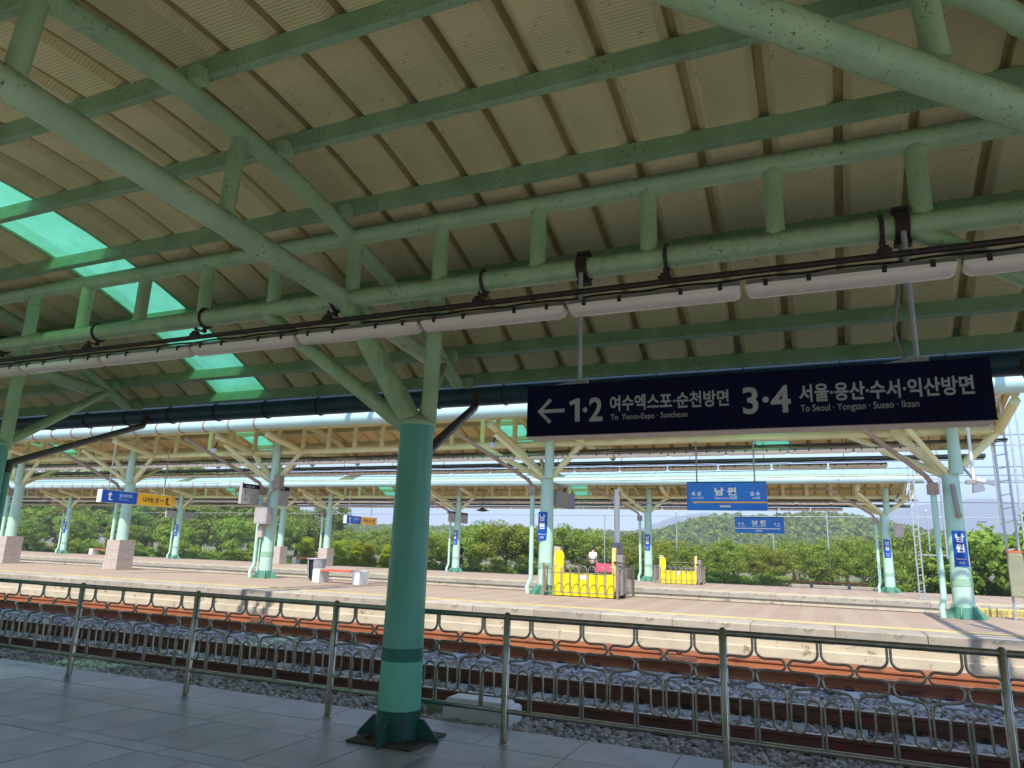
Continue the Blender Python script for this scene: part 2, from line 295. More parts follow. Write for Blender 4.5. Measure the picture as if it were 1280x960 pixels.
ORD = ['first', 'second', 'third', 'fourth', 'fifth', 'sixth', 'seventh', 'eighth', 'ninth', 'tenth', 'eleventh', 'twelfth', 'thirteenth', 'fourteenth', 'fifteenth', 'sixteenth', 'seventeenth', 'eighteenth']

# ------------------------------------------------------------------ ground, tracks, platforms
P1E = 7.08; P2A, P2B, P2Z = 15.05, 21.95, 0.54; P3A, P3B, P3Z = 31.2, 41.3, 0.415
g = MB(); g.add([(-3000, -400, -0.35), (3000, -400, -0.35), (3000, 3400, -0.35), (-3000, 3400, -0.35)], [(0, 1, 2, 3)])
struct('ground', g.mesh('ground', M['soil']))
def bedsheet(y0, y1, z, x0=-90, x1=30):
    b = MB(); nx, ny = 90, 12; vs = []; fs = []
    for j in range(ny + 1):
        for i in range(nx + 1): vs.append((x0 + (x1 - x0) * i / nx, y0 + (y1 - y0) * j / ny, z + random.uniform(-.012, .012)))
    for j in range(ny):
        for i in range(nx): a = j * (nx + 1) + i; fs.append((a, a + 1, a + nx + 2, a + nx + 1))
    b.add(vs, fs); return b.mesh('ballast_bed', M['ballast_bed'])
struct('ballast_bed', bedsheet(P1E, P2A + .1, -0.14)); struct('ballast_bed', bedsheet(P2B, P3A, -0.10))

rng = np.random.default_rng(3)
def stones(name, x0, x1, y0, y1, z, n, s0, s1, label):
    # angular stones: jittered octahedra, one object of loose stuff
    base = np.array([(1, 0, 0), (-1, 0, 0), (0, 1, 0), (0, -1, 0), (0, 0, 1), (0, 0, -1), (.62, .62, .5), (-.62, -.55, .5)], float)
    F = np.array([(0, 2, 6), (2, 4, 6), (4, 0, 6), (1, 3, 7), (3, 4, 7), (4, 1, 7), (2, 1, 4), (3, 0, 4), (2, 0, 5), (1, 2, 5), (3, 1, 5), (0, 3, 5)])
    P = np.stack([rng.uniform(x0, x1, n), rng.uniform(y0, y1, n), z + rng.uniform(-.01, .022, n)], 1)
    S = rng.uniform(s0, s1, n)[:, None, None]; V = base[None] * (1 + rng.uniform(-.32, .32, (n, 8, 3))) * S * np.array([1, 1, .75])
    a = rng.uniform(0, 2 * PI, n); t = rng.uniform(-.6, .6, n); ca, sa, ct, st = np.cos(a), np.sin(a), np.cos(t), np.sin(t)
    X, Y, Z = V[..., 0], V[..., 1], V[..., 2]
    Y, Z = ct[:, None] * Y - st[:, None] * Z, st[:, None] * Y + ct[:, None] * Z
    X, Y = ca[:, None] * X - sa[:, None] * Y, sa[:, None] * X + ca[:, None] * Y
    V = np.stack([X, Y, Z], 2) + P[:, None]; V = V.reshape(-1, 3); FF = (F[None] + (np.arange(n) * 8)[:, None, None]).reshape(-1)
    me = bpy.data.meshes.new(name); me.vertices.add(len(V)); me.vertices.foreach_set('co', V.ravel().astype(np.float32))
    nf = len(FF) // 3; me.loops.add(nf * 3); me.loops.foreach_set('vertex_index', FF.astype(np.int32)); me.polygons.add(nf)
    me.polygons.foreach_set('loop_start', np.arange(nf, dtype=np.int32) * 3); me.update(calc_edges=True); me.validate(); me.materials.append(M['stone'])
    o = part(name, me); tag(o, label, 'ballast', kind='stuff'); return o
def stone_mat():
    m = bpy.data.materials.new('loose_ballast'); m.use_nodes = True; N = m.node_tree.nodes; L = m.node_tree.links; b = N['Principled BSDF']; b.inputs['Roughness'].default_value = 0.8
    g_ = N.new('ShaderNodeNewGeometry'); rp = N.new('ShaderNodeValToRGB'); e = rp.color_ramp.elements
    e[0].color = (0.22, 0.21, 0.20, 1); e[1].color = (0.33, 0.20, 0.12, 1); k = e.new(0.8); k.color = (0.64, 0.60, 0.54, 1); k = e.new(0.88); k.color = (0.40, 0.30, 0.22, 1)
    L.new(g_.outputs['Random Per Island'], rp.inputs[0]); L.new(rp.outputs[0], b.inputs['Base Color']); return m
M['stone'] = stone_mat()
stones('ballast_stones', -9.5, 5.0, P1E + .02, P2A - .02, -0.122, 56000, .022, .046, 'loose grey ballast stones around the two near tracks')
stones('ballast_stones', -30, -9.5, P1E + .02, P2A - .02, -0.122, 28000, .03, .06, 'loose grey ballast stones on the left stretch of the near tracks')
stones('ballast_stones', -30, 9, P2B + .3, P3A - .02, -0.085, 9000, .035, .06, 'loose ballast stones between the two island platforms')

stones('ballast_stones', -16, 5.0, P1E + .06, 7.95, -0.078, 9000, .026, .044, 'loose grey ballast stones heaped against the near platform edge')
RAILP = [(-.07, 0), (.07, 0), (.07, .012), (.012, .03), (.009, .125), (.035, .14), (.036, .168), (.028, .174), (-.028, .174), (-.036, .168), (-.035, .14), (-.009, .125), (-.012, .03), (-.07, .012)]
def rail_mesh(m, x0, x1, L=None):
    b = MB(); b.prism(RAILP, x0, x1); return b.mesh('rail', m)
def track(label, yc, x0, x1, near=True, mat_rail='rail', zt=0.10):
    t = thing('railway_track', label, 'railway track', (0, yc, 0))
    zr = zt - .174
    for s in (-1, 1):
        r = part('rail', rail_mesh(M[mat_rail], x0, x1), t, (0, s * .7525, zr))
        part('running_surface', MB().box(x0, x1, -.026, .026, .1745, .1765).mesh('running_surface', M['rail_top']), r)
    sb = MB(); sb.prism([(-1.3, -.2), (1.3, -.2), (1.3, .0), (1.05, .02), (.5, .02), (.35, -.02), (-.35, -.02), (-.5, .02), (-1.05, .02), (-1.3, .0)], -.12, .12)
    sm = sb.mesh('sleeper', M['sleeper'])
    cb = MB(); cb.path([(-.05, -.09, .0), (-.05, -.09, .035), (-.02, -.05, .045), (.02, -.05, .045), (.05, -.09, .035), (.05, -.09, 0)], .009, 5); cb.box(-.06, .06, -.13, -.075, -.005, .018)
    cm = cb.mesh('rail_clip', M['iron'])
    n = int((x1 - x0) / .62) if near else 0
    for i in range(n):
        x = x0 + .3 + i * .62 + random.uniform(-.015, .015)
        if x < -34 or x > 9: continue
        part('sleeper', sm, t, (x, 0, zr - .022), (0, 0, random.uniform(-.008, .008)))
        if -16 < x < 4:
            for s in (-1, 1):
                for q in (0, PI): part('rail_clip', cm, t, (x, s * .7525, zr), (0, 0, q))
    return t
track('nearest railway track, two rusty rails in grey ballast beside the tiled platform', 8.87, -90, 30)
track('second railway track, orange rusty rails beneath the edge of the first island platform', 12.72, -90, 30, mat_rail='rail_orange', zt=.14)
track('third railway track in the shaded cut behind the first island platform', 26.1, -90, 30, near=False)
track('fourth railway track against the wall of the farther island platform', 29.4, -90, 30, near=False)
# spare rusty rails lying on the second track
for k, (y, x0, x1, lab) in enumerate([(13.02, -60, -2.45, 'long spare rusty rail lying between the running rails of the second track, left length'),
                                      (13.02, -2.35, 25, 'long spare rusty rail lying between the running rails of the second track, right length'),
                                      (13.25, -60, 25, 'spare orange rusty rail lying closest to the far running rail of second track')]):
    b = MB(); b.prism(RAILP, x0, x1); o = part('spare_rail', b.mesh('spare_rail', M['rail_orange']), None, (0, y, -.03)); tag(o, lab, 'rail', 'spare rails lying in the second track')
fp = MB(); fp.bbox(-.3, .3, -.03, .0, .03, .13, .01)
for k in range(4): fp.tube((-.2 + k * .133, -.03, .08), (-.2 + k * .133, -.055, .08), .018, 6)
fpm = fp.mesh('joint_plate', M['rail'])
for x, w in [(-2.4, 'below the right half of the fence'), (3.6, 'at the far right of the picture'), (-11.6, 'seen through the fence left of the main column')]:
    o = part('joint_plate', fpm, None, (x, 12.975, -.03)); tag(o, 'bolted joint plate on a spare rail ' + w, 'rail joint', 'rail joint plates')
# red marks and yellow device on the rails
for x, y, lab in [(0.08, 8.02, 'red paint mark on the web of the nearest rail, left one'), (0.30, 8.02, 'red paint mark on the web of the nearest rail, right one')]:
    pass
mk = MB().box(-.03, .03, -.003, 0, .04, .11).mesh('paint_mark', M['red'])
yb = thing('track_device', 'small yellow device clipped to the rail left of the main column', 'track device', (-5.75, 9.45, -.05))
part('body', MB().bbox(-.14, .14, -.06, .04, 0, .12, .02).mesh('body', M['bright_yellow']), yb)
part('slot', MB().box(-.02, .02, -.064, -.06, .02, .1).mesh('slot', M['black']), yb)

# near platform
def platform_near():
    base = struct('platform', MB().box(-70, 25, -14, P1E - .004, -.30, -.012).mesh('platform', M['granite_base']))
    gr = MB().add([(-14.2, 3.0, -.008), (6, 3.0, -.008), (6, P1E - .006, -.008), (-14.2, P1E - .006, -.008)], [(0, 1, 2, 3)])
    part('joint_bed', gr.mesh('joint_bed', M['grout']), base)
    rows = [(6.42, 7.08, .9, 0.3), (5.88, 6.42, 1.2, 0.0), (4.985, 5.88, .6, .1), (4.785, 4.985, 1.2, .5), (3.9, 4.785, .6, .35), (3.0, 3.9, .9, .2)]
    for y0, y1, w, ph in rows:
        me = MB().bbox(0, w - .007, 0, y1 - y0 - .007, -.03, 0, .003).mesh('paving_tile', M['granite'])
        x = -14.2 + ph
        while x < 4.5:
            part('paving_tile', me, base, (x, y0, random.uniform(-.0012, .0012))); x += w
    part('kerb_edge', MB().bbox(-70, 25, P1E - .004, P1E + .05, -.3, -.006, .01).mesh('kerb_edge', M['granite']), base)
def tile_base_mat():
    m = mat('granite_sheet', (0.42, 0.40, 0.39), 0.42, col2=(0.33, 0.32, 0.32), nscale=1.7, detail=9)
    N = m.node_tree.nodes; L = m.node_tree.links; b = N['Principled BSDF']; src = b.inputs['Base Color'].links[0].from_socket
    tc = N.new('ShaderNodeTexCoord'); br = N.new('ShaderNodeTexBrick'); br.inputs['Scale'].default_value = 1; br.inputs['Brick Width'].default_value = .9; br.inputs['Row Height'].default_value = .6
    br.inputs['Mortar Size'].default_value = .006; br.inputs['Color1'].default_value = (1, 1, 1, 1); br.inputs['Color2'].default_value = (.85, .85, .85, 1); br.inputs['Mortar'].default_value = (.2, .2, .2, 1)
    L.new(tc.outputs['Object'], br.inputs['Vector']); mx = N.new('ShaderNodeMix'); mx.data_type = 'RGBA'; mx.blend_type = 'MULTIPLY'; mx.inputs['Factor'].default_value = 1
    L.new(src, mx.inputs['A']); L.new(br.outputs['Color'], mx.inputs['B']); L.new(mx.outputs['Result'], b.inputs['Base Color']); return m
M['granite_base'] = tile_base_mat()
platform_near()

def platform_far(y0, y1, z, x0, x1, cw):
    p = struct('platform', MB().box(x0, x1, y0 + .95, y1, -.3, z - .004).mesh('platform', M['paver']))
    part('retaining_wall', MB().box(x0, x1, y0 + .06, y0 + .952, -.3, z - .20).mesh('retaining_wall', M['wall_cream']), p)
    part('wall_ledge', MB().bbox(x0, x1, y0 - .02, y0 + .06, -.3, z - .40, .02).mesh('wall_ledge', M['wall_cream']), p)
    me = MB().bbox(0, cw - .012, 0, .9, -.20, 0, .022).mesh('coping_stone', M['coping'])
    x = x0 + .1
    n = 0
    while x < x1 and n < 290:
        part('coping_stone', me, p, (x, y0 + random.uniform(-.006, .006), z + random.uniform(-.004, .004))); x += cw; n += 1
    tm = MB().bbox(0, .294, 0, .294, -.01, .006, .004)
    for i in range(4): tm.box(.03 + i * .068, .06 + i * .068, .02, .274, .006, .011)
    tm = tm.mesh('tactile_tile', M['tactile'])
    xt = max(x0, -62)
    for i in range(290):
        part('tactile_tile', tm, p, (12 - i * .3, y0 + 1.02, z))
    return p
platform_far(P2A, P2B, P2Z, -90, 28, 1.5)
platform_far(P3A, P3B, P3Z, -110, 30, 1.8)

# ------------------------------------------------------------------ canopies
def arch1(u): return -0.0512 * (u + 2.47) ** 2 + 5.563
def arch2(u): return 5.42 - 0.09 * (u - 0.2) ** 2
SHEET = [(0, 0), (.385, 0), (.448, .07), (.452, .20), (.524, .20), (.528, .07), (.592, 0), (.61, 0)]
PITCH = .61
def roof_panel_mesh(arch, u0, u1, step, mb, mt, amp=.0055, off=.30, prof=SHEET):
    n = max(2, int((u1 - u0) / step)); vs = []; fs = []; k = len(prof)
    for j in range(n + 1):
        u = u0 + (u1 - u0) * j / n; z = arch(u) + off + (amp if j % 2 else 0)
        for a, b in prof: vs.append((a, u, z + b))
    for j in range(n):
        for i in range(k - 1): fs.append((j * k + i, j * k + i + 1, (j + 1) * k + i + 1, (j + 1) * k + i))
    b = MB(); b.add(vs, fs); me = b.mesh('roof_panel', mb)
    return me
def roof_top_mesh(arch, u0, u1, step, x0, x1, m, off=.52):
    # weather sheet above the lining, with seams
    n = max(2, int((u1 - u0) / step)); b = MB()
    vs = []; fs = []
    for j in range(n + 1):
        u = u0 + (u1 - u0) * j / n; z = arch(u) + off; vs += [(x0, u, z), (x1, u, z)]
    fs = [(2 * j, 2 * j + 1, 2 * j + 3, 2 * j + 2) for j in range(n)]; b.add(vs, fs, True)
    return b.mesh('weather_sheet', m)
def gutter_mesh(x0, x1, r, m, full=False):
    b = MB(); n = 14; pr = []
    a0, a1 = (PI, 2 * PI) if not full else (PI * .55, PI * 2.1)
    pts = [(r * math.cos(a0 + (a1 - a0) * i / n), r * math.sin(a0 + (a1 - a0) * i / n)) for i in range(n + 1)]
    inn = [((r - .012) * math.cos(a0 + (a1 - a0) * i / n), (r - .012) * math.sin(a0 + (a1 - a0) * i / n)) for i in range(n, -1, -1)]
    b.prism(pts + inn, x0, x1, sm=False, cap=False); b.smooth = [True] * len(b.smooth)
    for xx, fl in ((x0, 1), (x1, -1)):
        b.add([(xx, p[0], p[1]) for p in pts], [tuple(range(n, -1, -1)) if fl > 0 else tuple(range(n + 1))])
    return b.mesh('gutter', m)
def strap_mesh(r, m, a0=PI, a1=2 * PI):
    n = 12; pts = [(0, (r) * math.cos(a0 + (a1 - a0) * i / n), (r) * math.sin(a0 + (a1 - a0) * i / n)) for i in range(n + 1)]
    return MB().path(pts, .011 if m is M['strap_dark'] else .022, 5).mesh('gutter_strap', m)

def column_mesh(K, z0, z1, m, r0=.208, r1=.172, n=28):
    f = lambda z: r0 + (r1 - r0) * z / K
    return MB().path([(0, 0, z0), (0, 0, z1)], .2, n, rs=[f(z0), f(z1)]).mesh('column', m)

def canopy(name, label, yc, z0, K, arch, uf, ub, cols, x0, x1, cbot, purl, mt, sky_x, near=False, col_kind=None, panel_from=None):
    t = thing(name, label, 'station canopy', (0, yc, z0))
    ctop = arch(0) + .01
    tube, purm = M[mt[0]], M[mt[1]]
    # longitudinal truss
    part('truss_chord', MB().tube((x0, 0, ctop), (x1, 0, ctop), .10, 20).mesh('truss_chord', tube), t)
    part('truss_chord', MB().tube((x0, 0, cbot), (x1, 0, cbot), .105, 20).mesh('truss_chord', tube), t)
    vm = MB().tube((0, 0, cbot + .05), (0, 0, ctop - .05), .082, 14).tube((0, 0, cbot + .09), (0, 0, cbot + .112), .089, 14).tube((0, 0, ctop - .108), (0, 0, ctop - .09), .089, 14).mesh('truss_post', tube)
    arcs = []
    xs_posts = set()
    if near: xs_posts = {round(-3.64 + 1.14 * k, 2) for k in range(-24, 10)}
    for c in ([] if near else cols):
        for k in range(-6, 7):
            x = round(c + k * 1.14, 2)
            if x0 + .2 < x < x1 - .2 and all(abs(x - q) > .8 for q in xs_posts) and all(abs(x - c) <= abs(x - c2) + .01 for c2 in cols): xs_posts.add(x)
    for x in sorted(xs_posts): part('truss_post', vm, t, (x, 0, 0))
    # frames
    rb = MB(); pts = [(0, uf + .25 + (ub - .3 - uf - .25) * i / 24, 0) for i in range(25)]; rb.path([(0, p[1], arch(p[1])) for p in pts], .095, 16); rafter = rb.mesh('rafter', tube)
    end = ub - .55
    inner = uf + .3
    lo = [(0, inner, cbot + (-inner) * .055 if near else cbot + .35), (0, 0, cbot - .01), (0, end - .3, arch(end - .3) - .13)]
    lo = MB().path(lo, .115 if near else .105, 16).mesh('lower_rafter', M['tube_chip'] if near else tube)
    def lz(u): return cbot + (-u) * .055 if near else cbot + .35 * (u / inner)
    st = MB()
    us = (-1.83, -3.75, -5.6) if near else (-1.3,)
    tm_ = [MB().tube((0, u - .03, lz(u)), (0, u + .02, arch(u)), .075, 12).mesh('rafter_strut', tube) for u in us]
    J = 1.05 if near else 1.14
    main = MB().path([(0, 0, K - .06), (-J, 0, cbot)], .12, 16).mesh('main_brace', tube)
    mainr = MB().path([(0, 0, K - .06), (1.14, 0, cbot)], .10, 14).mesh('main_brace', tube)
    side = MB().path([(-.05, 0, K - .06), (-2.28, 0.02, cbot)], .085, 14).mesh('side_brace', tube)
    up = MB().tube((.075, .09, K - .05), (.12, .06, cbot), .085, 14).mesh('king_post', tube)
    outer = MB().tube((0, 0, K - .05), (-J, 2.35, cbot - .14), .07, 12).mesh('outer_brace', tube)
    innerb = MB().tube((0, 0, K - .05), (-1.14, -1.5, cbot + .1), .07, 12).mesh('inner_brace', tube)
    clip = MB().box(-.02, .10, -.07, .05, -.02, .12).mesh('purlin_cleat', tube)
    for c in cols:
        ax = c - J
        if ax > x0 and not (near and c > 0):
            part('rafter', rafter, t, (ax, 0, 0)); part('lower_rafter', lo, t, (ax, 0, 0))
            for q in tm_: part('rafter_strut', q, t, (ax, 0, 0))
            part('outer_brace', outer, t, (c, 0, 0))
            for u in purl:
                if uf < u < ub: part('purlin_cleat', clip, t, (ax + .09, u - .05, arch(u) + .06))
        if not near and c + 1.14 < x1:
            part('rafter', rafter, t, (c + 1.14, 0, 0)); part('lower_rafter', lo, t, (c + 1.14, 0, 0)); part('main_brace', mainr, t, (c, 0, 0))
            part('inner_brace', innerb, t, (c, 0, 0))
        part('main_brace', main, t, (c, 0, 0)); part('side_brace', side, t, (c, 0, 0)); part('king_post', up, t, (c, 0, 0))
        # column
        kind = col_kind.get(c, 'full') if col_kind else 'full'
        if near:
            co = part('column', column_mesh(K, .82, K, M['col_teal']), t, (c, 0, 0))
            part('painted_band', column_mesh(K, .70, .8198, M['col_band']), co)
            part('painted_band', column_mesh(K, .27, .6998, M['col_mint']), co)
            part('painted_band', column_mesh(K, 0, .2698, M['col_base'], r0=.212), co)
            capm = MB().path([(0, 0, K), (0, 0, K + .035), (0, 0, K + .11)], .2, 28, rs=[.183, .19, .06]).mesh('column_cap', tube)
            part('column_cap', capm, co)
            gs = MB(); gs.prism([(.205, 0), (.42, 0), (.42, .02), (.26, .19), (.205, .19)], -.011, .011, axis='y'); gm = gs.mesh('gusset', M['col_base'])
            for a in range(4): part('gusset', gm, co, (0, 0, .002), (0, 0, a * PI / 2 + .12))
            bo = MB().tube((0, 0, .02), (0, 0, .055), .018, 6).mesh('anchor_bolt', M['iron'])
            for a in range(4): part('anchor_bolt', bo, co, (.29 * math.cos(a * PI / 2 + .9), .29 * math.sin(a * PI / 2 + .9), 0))
            part('base_plate', MB().bbox(-.34, .34, -.34, .34, .001, .022, .006).mesh('base_plate', M['foot_dirt']), co)
            dp = MB(); dp.path([(-.86, ub - .02, arch(ub) + .06), (-.86, ub - .1, arch(ub) - .16), (.0, .25, K - .22), (-.01, .24, K - .36)], .06, 14)
            part('downpipe', dp.mesh('downpipe', M['pipe_dark']), t, (c, 0, 0))
            part('downpipe', MB().path([(-.01, .24, K - .36), (-.03, .25, .02)], .055, 12).mesh('downpipe', M['col_teal']), t, (c, 0, 0))
        else:
            zb = 1.15 if kind == 'pedestal' else 0
            co = part('column', column_mesh(K, zb, K, M['col_pale'], r0=.235, r1=.19), t, (c, 0, 0))
            if kind == 'pedestal':
                s = .36; pd = part('pedestal', MB().box(-s + .02, s - .02, -s + .02, s - .02, 0, 1.13).mesh('pedestal', M['grout']), co)
                for q_ in range(3):
                    for sx_ in (0, 1): part('stone_slab', MB().bbox(-s + sx_ * s + .003, sx_ * s - .003, -s, s, q_ * .383 + .003, q_ * .383 + .379, .004).mesh('stone_slab', M['pedestal']), co)
                for a, b_ in ((0, 1), (1, 0)):
                    pass
            else:
                part('painted_band', MB().path([(0, 0, .75), (0, 0, .92)], .24, 24, rs=[.237, .234]).mesh('painted_band', M['col_pale2']), co)
                gs = MB(); gs.prism([(.215, 0), (.50, 0), (.50, .03), (.27, .27), (.215, .30)], -.012, .012, axis='y'); gm = gs.mesh('gusset', M['col_foot'])
                for a in range(6): part('gusset', gm, co, (0, 0, .002), (0, 0, a * PI / 3 + .2))
                part('foot_ring', MB().path([(0, 0, 0), (0, 0, .26)], .24, 24, rs=[.245, .242]).mesh('foot_ring', M['col_foot']), co)
            part('column_cap', MB().path([(0, 0, K), (0, 0, K + .08)], .19, 24, rs=[.19, .06]).mesh('column_cap', tube), co)
            part('king_post', MB().path([(0, 0, K), (0, 0, cbot + .4)], .14, 16, rs=[.15, .13]).mesh('king_post', M['col_pale']), t, (c + .12, -.18, 0))
            dp = MB(); dp.path([(-2.5, uf + .15, arch(uf) - .1), (-.55, -.2, K - .05), (-.42, -.15, K - .25)], .06, 8)
            part('downpipe', dp.mesh('downpipe', M['pipe_brown']), t, (c, 0, 0))
            part('rain_head', MB().bbox(-.12, .12, -.12, .12, 0, .28, .03).mesh('rain_head', M['pipe_brown']), t, (c - .42, -.15, K - .5))
            part('downpipe', MB().path([(-.42, -.15, K - .45), (-.42, -.12, .45 + zb * .0), (-.50, -.2, .22), (-.48, -.2, 0.0)], .07, 10).mesh('downpipe', M['col_pale']), t, (c, 0, 0))
    # purlins
    h, w = (.185, .08) if near else (.15, .075)
    for u in purl:
        if not uf < u < ub: continue
        sl = -0.1024 * (u + 2.47) if near else -.18 * (u - .2)
        z = arch(u) + (.118 if near else .145)
        pr = [(0, 0), (w, 0), (w, .022), (w - .004, .022), (w - .004, .005), (.005, .005), (.005, h - .005), (w - .004, h - .005), (w - .004, h), (0, h)]
        me = MB().prism([(a, b + 0) for a, b in pr], x0 - .1, x1).mesh('purlin', purm)
        part('purlin', me, t, (0, u - .03, z), (math.atan(sl) * .8, 0, 0))
    eb = MB()
    for uu in ((ub,) if near else (uf, ub)): eb.box(x0, x1, uu - .012, uu + .012, arch(uu) + .27, arch(uu) + .515)
    part('eave_closure', eb.mesh('eave_closure', purm), t)
    # lining sheets and skylights
    x = x0 + .05
    ph = -3.79 % PITCH
    x = math.floor((x0 - ph) / PITCH) * PITCH + ph
    pm = roof_panel_mesh(arch, uf, ub, .0175 if near else .12, M[mt[2]], M['roof_top'], amp=.005 if near else 0)
    wt = roof_top_mesh(arch, uf - .02, ub + .03, .3, 0, PITCH, M['roof_top'])
    wseam = MB(); n_ = 14
    wseam.path([(0, uf + (ub - uf) * i / n_, arch(uf + (ub - uf) * i / n_) + .53) for i in range(n_ + 1)], .022, 4); wseam = wseam.mesh('roof_seam', M['roof_top'])
    skm = roof_top_mesh(arch, uf, ub, .3, .03, 2 * PITCH - .03, M['skylight'], off=.33); skm.name = 'skylight_panel'
    fr = MB()
    for xx in (0.0, 2 * PITCH - .05):
        n = 20
        for i in range(n):
            u0_, u1_ = uf + (ub - uf) * i / n, uf + (ub - uf) * (i + 1) / n
            zA, zB = arch(u0_) + .30, arch(u1_) + .30
            fr.add([(xx, u0_, zA), (xx + .05, u0_, zA), (xx + .05, u0_, zA + .15), (xx, u0_, zA + .15), (xx, u1_, zB), (xx + .05, u1_, zB), (xx + .05, u1_, zB + .15), (xx, u1_, zB + .15)],
                   [(0, 1, 5, 4), (1, 2, 6, 5), (2, 3, 7, 6), (3, 0, 4, 7)])
    fr = fr.mesh('skylight_frame', purm)
    np_ = 0
    while x < x1 - .1:
        if any(abs(x - s) < .05 for s in sky_x):
            part('skylight_frame', fr, t, (x, 0, 0)); part('skylight_panel', skm, t, (x, 0, 0)); x += 2 * PITCH; continue
        part('roof_panel', pm, t, (x, 0, 0)); part('weather_sheet', wt, t, (x, 0, 0)); part('roof_seam', wseam, t, (x, 0, 0)); x += PITCH
    # gutters
    r = .16
    for side_, u in ((1, ub + .10), (-1, uf - .10)):
        if near and side_ < 0: continue
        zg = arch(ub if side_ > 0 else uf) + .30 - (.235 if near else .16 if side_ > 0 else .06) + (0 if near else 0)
        gm_ = M['gutter_shaded'] if near else M['gutter_back'] if side_ > 0 else M['gutter_sunlit']
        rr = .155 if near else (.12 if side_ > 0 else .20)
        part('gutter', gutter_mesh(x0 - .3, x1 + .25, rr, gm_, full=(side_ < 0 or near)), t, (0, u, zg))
        sm_ = strap_mesh(rr + .008, M['strap_dark'] if (near or side_ > 0) else M['strap_red'], *((PI * .6, PI * 1.9) if near else (PI, 2 * PI) if side_ > 0 else (PI * .7, PI * 1.75)))
        xx = x0 + .4; n = 0
        while xx < x1 and n < 60: part('gutter_strap', sm_, t, (xx, u, zg)); xx += 1.14; n += 1
    # end fascia
    n = 16
    for xe in (x1,):
        b = MB(); vs = []
        for i in range(n + 1):
            u = uf + (ub - uf) * i / n; vs += [(xe, u, arch(u) + .29), (xe, u, arch(u) + .54), (xe + .03, u, arch(u) + .29), (xe + .03, u, arch(u) + .54)]
        fs = []
        for i in range(n):
            a = 4 * i; fs += [(a, a + 1, a + 5, a + 4), (a + 2, a + 6, a + 7, a + 3), (a, a + 4, a + 6, a + 2), (a + 1, a + 3, a + 7, a + 5)]
        b.add(vs, fs); part('end_fascia', b.mesh('end_fascia', M['gutter_shaded']), t)
    return t
M['gutter_back'] = mat('teal_gutter_back_shade_tone', (0.10, 0.20, 0.19), 0.45)  # back gutter's shade put into the colour, lighter than the near one
M['dark_pane'] = mat('dark_window_pane', (0.03, 0.04, 0.045), 0.1)
M['foot_dirt'] = mat('dirty_plate', (0.06, 0.05, 0.035), 0.8)
M['pipe_brown'] = mat('beige_pipe', (0.38, 0.27, 0.19), 0.5)

ph = -3.79 % PITCH
def snap(x): return round((x - ph) / PITCH) * PITCH + ph
PURL1 = [-8.55, -7.35, -6.15, -4.85, -3.6, -2.4, -1.3, -.25, 1.12, 2.42, 2.95]
C1 = canopy('near_canopy', 'green steel canopy over the near platform with ribbed cream lining and teal skylight', 6.24, 0, 2.98, arch1, -7.4, 3.1,  # unseen rear eave drawn in so more sunlit floor bounces light up
            [-24.5, -17.6, -10.75, -3.80, 3.08], -32, 8, 4.49, PURL1, ('tube', 'purlin', 'roof'), [snap(-9.89), snap(-22.7)], near=True)
# diagonal frame of the right bay: two tubes and their struts
D0, D1 = Vector((2.78, -.01, 4.515)), Vector((-3.15, -4.54, 5.53))
part('diagonal_tube', MB().tube(D0, D1, .122, 20).mesh('diagonal_tube', M['tube']), C1)
U0, U1 = Vector((2.95, .1, 5.2)), Vector((1.52, -.97, 5.47)); U2 = Vector((1.3, -1.15, 5.56)); U3 = Vector((-1.3, -3.13, 5.8))
part('diagonal_tube', MB().path([U0, U1, U2, U3], .09, 16).mesh('diagonal_tube', M['tube']), C1)
part('diagonal_strut', MB().tube((.89, -1.44, 5.0), (.83, -1.52, 5.72), .085, 14).mesh('diagonal_strut', M['tube']), C1)

def spread_cols(a, s, n): return [a - i * s for i in range(n)]
CY2 = 20.5; cols2 = [3.0, -7.7, -18.4, -25.9, -32.9, -43, -54, -65]
kind2 = {-25.9: 'pedestal', -32.9: 'pedestal'}
C2 = canopy('island_canopy', 'canopy of the first island platform with sunlit-toned mint gutter and orange bounce-tinted lining', CY2, P2Z, 3.42, arch2, -2.2, 3.75, cols2, -85, 4.25, 4.5,
            [-1.8, -.8, .3, 1.4, 2.5, 3.4], ('tube2', 'purlin2', 'roof2'), [snap(-10.6), snap(-22.2), snap(-1.9), snap(-34), snap(-46)], col_kind=kind2)
CY3 = 39.3; cols3 = [2.8, -8.8, -20.6, -30.3, -34.2, -43.9, -56.2, -68, -80]
C3 = canopy('island_canopy', 'canopy of the farther island platform, seen lower and smaller behind the first', CY3, P3Z, 3.7, arch2, -2.2, 3.75, cols3, -100, 4.1, 4.5,
            [-1.8, -.8, .3, 1.4, 2.5, 3.4], ('tube2', 'purlin2', 'roof2'), [snap(-14), snap(-28), snap(-42)], col_kind={-30.3: 'pedestal', -34.2: 'pedestal'})

